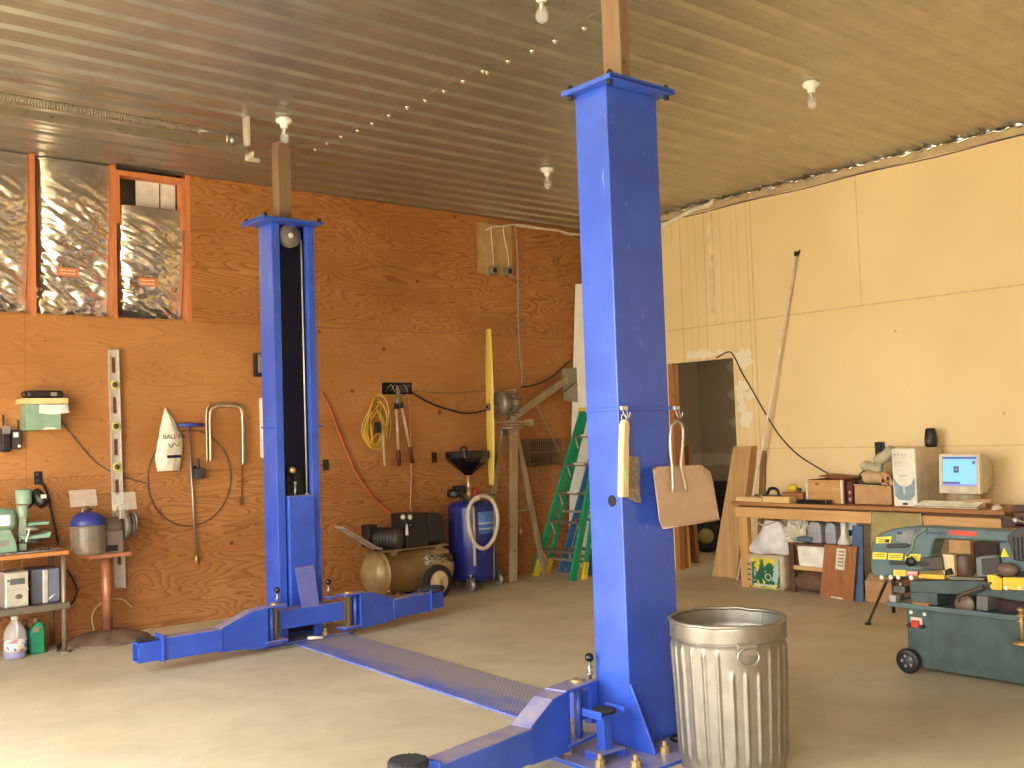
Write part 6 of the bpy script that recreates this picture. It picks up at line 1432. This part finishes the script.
# ================================================================== METAL CUTTING BAND SAW
XS = 5.50
def S(x, y, X=XS): return wx(850+x/4.04, 510+y/4.04, X)
sw = thing('band_saw', 'grey-green horizontal metal cutting band saw on a wheeled cabinet at the right', 'band saw', (5.7, 2.75, 0))
def SP(pts, X, dx): return G().prism([S(x, y, X) for x, y in pts], (dx, 0, 0))
ySL, ySR = S(232, 500).y, 2.05
zt0, zt1 = S(400, 392).z, .03
yd = S(325, 500).y
cab = G().box(XS, XS+.40, ySR, ySL, .035, .37).build('cabinet', SAW, sw, .006)
G().box(XS-.0015, XS+.0, yd-.002, yd+.002, .04, .365).build('panel_seam', DGREY, cab)
tray = G().box(XS-.05, XS+.45, ySR-.05, S(165, 368).y, .372, .384).box(XS-.05, XS-.044, ySR-.05, S(165, 368).y, .384, .398).box(XS-.05, XS+.45, S(165, 368).y-.006, S(165, 368).y, .384, .398).build('chip_tray', M(88, 106, 102, .4), sw, .002)
for (x, y) in ((247, 413), (302, 421)):
    p = S(x, y); G().lathe((XS-.001, p.y, p.z), [(0, 0), (.012, 0), (.01, -.005), (0, -.006)], 14, (1, 0, 0)).build('cap_screw', CREAM, cab)
p0, p1 = S(250, 470), S(294, 440)
swt = G().box(XS-.012, XS, p1.y, p0.y, p0.z, p1.z+.006).build('switch_plate', M(214, 196, 170, .5), sw, .002)
p = S(272, 458); G().box(XS-.035, XS-.012, p.y-.022, p.y+.022, p.z-.02, p.z+.02).build('red_switch', M(206, 60, 36, .4), swt, .006)
for s in (-1, 1): G().cyl((XS-.03, p.y+s*.038, p.z-.012), (XS-.012, p.y+s*.038, p.z-.012), .012, n=12).build('push_button', BLACK, swt)
rw = fl(910, 677); wy0 = S(240, 630, XS-.02)
for xx in (XS-.045, XS+.40):
    w_ = G().lathe((xx, wy0.y, .07), [(.045, 0), (.06, .0), (.07, .008), (.07, .032), (.06, .04), (.045, .04)], 28, (1, 0, 0)).build('wheel', BLACK, sw)
    G().lathe((xx+.004, wy0.y, .07), [(0, -.004), (.014, -.004), (.018, .0), (.044, .003), (.046, .03), (0, .03)], 24, (1, 0, 0)).build('wheel_hub', M(70, 66, 64, .5), w_)
    for k in range(5):
        a_ = 2*PI*k/5; G().ball((xx-.0005, wy0.y+.030*math.cos(a_), .07+.03*math.sin(a_)), .009, .3, 1, 1, 8, 6).build('hub_hole', GREY, w_)
G().cyl((XS-.03, wy0.y, .07), (XS+.42, wy0.y, .07), .01, n=10).build('axle', STEEL, sw)
# bed
bed = SP([(240, 288), (510, 284), (703, 318), (880, 356), (880, 415), (703, 372), (560, 348), (350, 338), (245, 332)], XS+.03, .16).build('saw_bed', SAW, sw, .005)
SP([(245, 333), (352, 336), (352, 388), (245, 380)], XS+.02, .2).build('bed_pedestal', SAW, sw, .004)
SP([(510, 345), (556, 350), (556, 410), (510, 404)], XS+.03, .18).build('bed_pedestal', M(104, 98, 90, .5), sw, .004)
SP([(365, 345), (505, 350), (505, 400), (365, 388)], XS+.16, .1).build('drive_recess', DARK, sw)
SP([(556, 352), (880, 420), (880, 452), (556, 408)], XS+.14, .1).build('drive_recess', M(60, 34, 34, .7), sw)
# bow: wheel housings and back beam
XB = XS+.06
BOWC = M(82, 104, 102, .42, 0, .15)
bow = SP([(80, 235), (84, 150), (96, 118), (120, 94), (170, 76), (230, 68), (300, 66), (345, 70), (640, 84), (880, 100), (880, 150), (640, 131), (352, 117), (338, 130), (322, 186), (372, 190), (378, 243), (300, 247), (240, 250), (236, 274), (92, 270)], XB, .13).build('bow_frame', BOWC, sw, .012, 0, 3)
SP([(600, 131), (700, 118), (850, 124), (880, 150), (885, 290), (860, 325), (760, 312), (640, 290), (615, 250)], XB, .12).build('right_wheel_housing', BOWC, sw, .01)
# raised face panel and rib of the left housing
SP([(186, 90), (262, 78), (256, 120), (240, 150), (186, 122)], XB-.008, .01).build('name_panel', M(124, 124, 118, .5), bow, .003)
G().tube(cr([S(228, 185, XB-.004), S(252, 150, XB-.004), S(258, 115, XB-.004), S(280, 92, XB-.004), S(310, 76, XB-.004)], 6), .009, 8).build('housing_rib', M(120, 138, 128, .45), bow)
for k in range(11):
    if k == 3: continue
    x = 190+k*7 if k < 3 else 262+k*11.5
    y = 93+ (k*.4) if k < 3 else 88+k*.75
    SP([(x, y-4), (x+7.5, y-4), (x+6, y+5), (x-1.5, y+5)], XB-.0095 if k < 3 else XB-.0015, .0015).build('name_stroke', M(44, 40, 84, .5), bow)
SP([(402, 80), (512, 88), (512, 107), (402, 101)], XB-.002, .002).build('red_plate', M(196, 72, 44, .5), bow)
YST = M(232, 214, 60, .5)
for poly in ([(106, 110), (168, 106), (163, 133), (104, 135)], [(92, 170), (150, 173), (145, 200), (90, 198)], [(155, 174), (215, 176), (210, 203), (152, 200)], [(223, 177), (287, 179), (280, 207), (222, 203)], [(176, 241), (225, 243), (224, 267), (175, 266)]):
    s_ = SP(poly, XB-.003, .0025).build('warning_sticker', YST, bow)
    (x0, y0), (x1, _), _, (_, y3) = poly
    for r in range(2): SP([(x0+8, y0+8+r*8), (x1-10, y0+8+r*8), (x1-10, y0+11+r*8), (x0+8, y0+11+r*8)], XB-.0042, .0012).build('sticker_line', M(150, 130, 36, .5), s_)
SP([(143, 120), (158, 118), (157, 131), (142, 131)], XB-.0045, .0015).build('sticker_symbol', DARK, bow)
s_ = SP([(228, 246), (274, 248), (272, 266), (227, 264)], XB-.003, .0025).build('rating_plate', M(214, 130, 120, .5), bow); SP([(232, 251), (268, 253), (268, 257), (232, 255)], XB-.0045, .0015).build('plate_line', CREAM, s_)
SP([(146, 138), (232, 133), (226, 152), (150, 156)], XB-.012, .012).build('slot_cover', M(74, 66, 48, .5), bow, .003)
G().tube([S(150, 147, XB-.018), S(238, 143, XB-.018)], .008, 8).build('blade_tension_bar', DGREY, bow)
k_ = G().lathe(S(240, 210, XB-.045), [(0, 0), (.026, 0), (.03, .006), (.03, .022), (.022, .03), (0, .03)], 6, (1, 0, 0)).build('tension_knob', BLACK, sw)
SP([(158, 206), (318, 212), (318, 226), (160, 220)], XB-.025, .02).build('guide_bar', M(48, 42, 36, .5), sw, .003)
SP([(290, 192), (368, 188), (376, 244), (300, 240), (270, 222)], XB-.022, .05).build('blade_guide', M(70, 62, 50, .5), sw, .006)
SP([(278, 258), (382, 262), (380, 280), (278, 275)], XB-.02, .02).build('yellow_guard', M(232, 178, 44, .45), sw, .002)
for x in (128, 165, 195, 247):
    p = S(x, 272 if x < 240 else 274, XB-.006); G().ball(p, .014, .6, 1, 1, 12, 8).build('cover_bolt', CREAM, bow)
p = S(258, 296, XB-.01); G().ball(p, .02, 1, 1.6, .7).cyl(p, p-V((0,0,.05)), .012, n=10).build('red_valve', M(150, 40, 36, .4), sw)
# lower works under the housing: coolant cock and stop rods
p = S(205, 290, XB); G().cyl(p, p-V((0,0,.1)), .016, n=12).box(p.x-.03, p.x+.03, p.y-.04, p.y+.03, p.z-.06, p.z-.02).build('coolant_cock', M(92, 86, 76, .4, .4), sw, .004)
a, b = S(148, 286, XB+.02), fl(868, 624.5)
G().cyl(a, V((b.x, b.y, .006)), .009, n=10).cyl(V((b.x, b.y, 0)), V((b.x, b.y, .014)), .022, n=14).build('stop_rod', BLACK, sw)
a = S(176, 275, XB+.02); G().cyl(a, S(176, 415, XB+.02), .011, n=10).build('drop_rod', BLACK, sw)
a = S(172, 366, XS-.03); G().box(a.x, a.x+.05, a.y-.02, a.y+.02, a.z-.01, a.z+.03).build('tray_clip', M(176, 170, 156, .4), sw, .003)
# vise and work on the bed
SP([(508, 192), (530, 188), (598, 184), (606, 262), (548, 270), (512, 270)], XS+.05, .05).build('vise_jaw', M(112, 118, 108, .45), sw, .004)
SP([(530, 196), (594, 190), (600, 255), (535, 262)], XS+.044, .008).build('jaw_face', M(60, 52, 42, .5), sw)
SP([(380, 244), (400, 236), (410, 262), (384, 266)], XS+.03, .06).build('jaw_stop', DARK, sw, .003)
SP([(400, 268), (540, 276), (540, 285), (400, 282)], XS+.02, .2).build('bed_way', M(120, 108, 92, .45), sw, .002)
SP([(554, 262), (584, 262), (614, 280), (612, 325), (572, 322), (555, 290)], XS+.0, .02).build('yellow_guard', M(234, 190, 40, .45), sw, .003)
SP([(616, 272), (765, 276), (765, 328), (616, 322)], XS-.01, .02).build('yellow_guard', M(234, 190, 40, .45), sw, .003)
for x in (630, 684): G().ball(S(x, 316, XS-.012), .012, .6, 1, 1, 10, 6).build('guard_screw', CREAM, sw)
p = S(636, 240, XS+.03); G().ball(p, .05, 1, 1.2, .75).build('vise_knob', M(110, 92, 76, .5), sw)
SP([(600, 250), (765, 248), (765, 272), (600, 266)], XS+.05, .1).build('motor_mount', DARK, sw)
SP([(608, 190), (622, 152), (645, 190)], XB-.006, .005).build('warning_triangle', M(230, 206, 40, .5), sw)
G().tube(cr([S(436, 370, XS-.02), S(440, 350, XS-.02), S(470, 335, XS-.02), S(510, 322, XS-.02), S(540, 312, XS-.02)], 6), .012, 10).build('vise_crank', M(80, 66, 54, .45), sw)
SP([(508, 288), (570, 292), (566, 304), (508, 300)], XS-.01, .06).build('crank_bracket', M(70, 70, 66, .5), sw, .003)
p = S(460, 382, XS+.02); G().lathe(p, [(0, 0), (.05, 0), (.055, .01), (.05, .02), (0, .024)], 22, (1, .1, 0)).build('hand_wheel', M(120, 100, 78, .5), sw)
G().box(S(330, 383).x, XS+.1, S(318, 380).y, S(252, 380).y, .385, .40).build('oiled_block', M(196, 132, 64, .6), sw, .002)
# motor with ribbed black cover at the right
mx0 = XS-.05
mz0, mz1 = S(660, 205, XS-.05).z, S(660, 70, XS-.05).z
yM0, yM1 = S(760, 150, mx0).y, S(636, 150, mx0).y
mm = G().prism([(mx0, yM1+.0, mz0+.11), (mx0, yM1-.035, mz0), (mx0, yM0, mz0), (mx0, yM0, mz1+.02), (mx0, yM1-.06, mz1), (mx0, yM1, mz0+.13)], (.2, 0, 0)).build('motor_cover', M(56, 52, 46, .5), sw, .006)
for k in range(9):
    y = yM1-.03-k*.021
    if y < yM0: break
    G().box(mx0-.008, mx0+.0, y-.007, y, mz0+.006, mz0+.125).build('motor_fin', M(34, 32, 30, .5), mm)
p = S(694, 470, XS-.06); zb2, zt2 = S(694, 545, XS-.06).z, S(694, 395, XS-.06).z
dsc = G().cyl((XS-.06, p.y, zb2+.01), (XS-.06, p.y, zt2), .012, n=12).lathe((XS-.06, p.y, zb2), [(0, 0), (.045, 0), (.05, .008), (.045, .02), (.015, .024)], 22).build('drain_stop', M(170, 142, 92, .45, .5), sw)
for k in range(3): G().torus((XS-.06, p.y, zt2-.01-k*.03), .016, .006, n=16, k=6).build('stop_collar', BRASS, dsc)
G().cyl((XS-.06, p.y, zt2-.03), (XS+.03, p.y, zt2-.03), .008, n=8).build('stop_arm', BRASS, dsc)
# things seen through the saw frame, on the floor in front of the bench
def blk(poly, X, dx, mat, nm, lab, cat, z0=0):
    ps = [S(x, y, X) for x, y in poly]; y0, y1 = min(p.y for p in ps), max(p.y for p in ps); z1 = max(p.z for p in ps)
    return tag(G().box(X, X+dx, y0, y1, z0, z1).build(nm, mat, None, .004), lab, cat)
blk([(398, 124), (484, 124), (484, 170)], 7.02, .25, M(206, 164, 108, .7), 'packing_carton', 'tan carton stack seen through the band saw frame', 'box')
blk([(500, 134), (590, 134), (590, 180)], 7.06, .25, M(58, 46, 36, .7), 'dark_tool_chest', 'dark chest beside the tan carton behind the saw frame', 'chest')
q = S(399, 215, XS+.09); 
tag(G().box(XS+.06, XS+.16, S(420, 200, XS+.06).y, S(374, 200, XS+.06).y, S(400, 270, XS+.06).z+.004, S(400, 180, XS+.06).z).build('wood_block', M(226, 190, 138, .6), None, .003), 'pale wood block standing on the saw bed beside the vise', 'wood block')
q = S(462, 220, XS+.13); tag(G().lathe((q.x, q.y, S(460, 268, XS+.13).z+.003), [(0, 0), (.045, 0), (.05, .01), (.048, .11), (.042, .12), (0, .118)], 20).build('grease_pot', M(92, 66, 48, .5)), 'dark brown pot standing on the saw bed left of the vise jaw', 'pot')
# dark bench vise bolted to the right end of the bench
vy = 3.28; z = .60
vz = thing('bench_vise', 'dark brown bench vise bolted to the right end of the workbench', 'vise', (7.4, vy, z))
G().box(7.36, 7.56, vy+.05, yr-.001, z+.06, z+.13).build('mounting_bracket', M(74, 50, 36, .5), vz, .003)
G().lathe((7.46, vy, z), [(0, 0), (.07, 0), (.08, .02), (.06, .05), (.055, .08), (0, .08)], 20).build('swivel_base', M(86, 58, 42, .5), vz)
G().box(7.32, 7.56, vy-.05, vy+.05, z+.08, z+.17).build('vise_body', M(96, 62, 42, .5), vz, .016, 0, 3)
G().box(7.37, 7.395, vy-.07, vy+.07, z+.13, z+.21).build('front_jaw', M(80, 56, 42, .5), vz, .003); G().box(7.42, 7.445, vy-.07, vy+.07, z+.13, z+.21).build('rear_jaw', M(80, 56, 42, .5), vz, .003)
G().cyl((7.24, vy, z+.12), (7.33, vy, z+.12), .014, n=10).cyl((7.255, vy-.08, z+.10), (7.255, vy+.08, z+.14), .007, n=8).build('screw_handle', STEEL, vz)
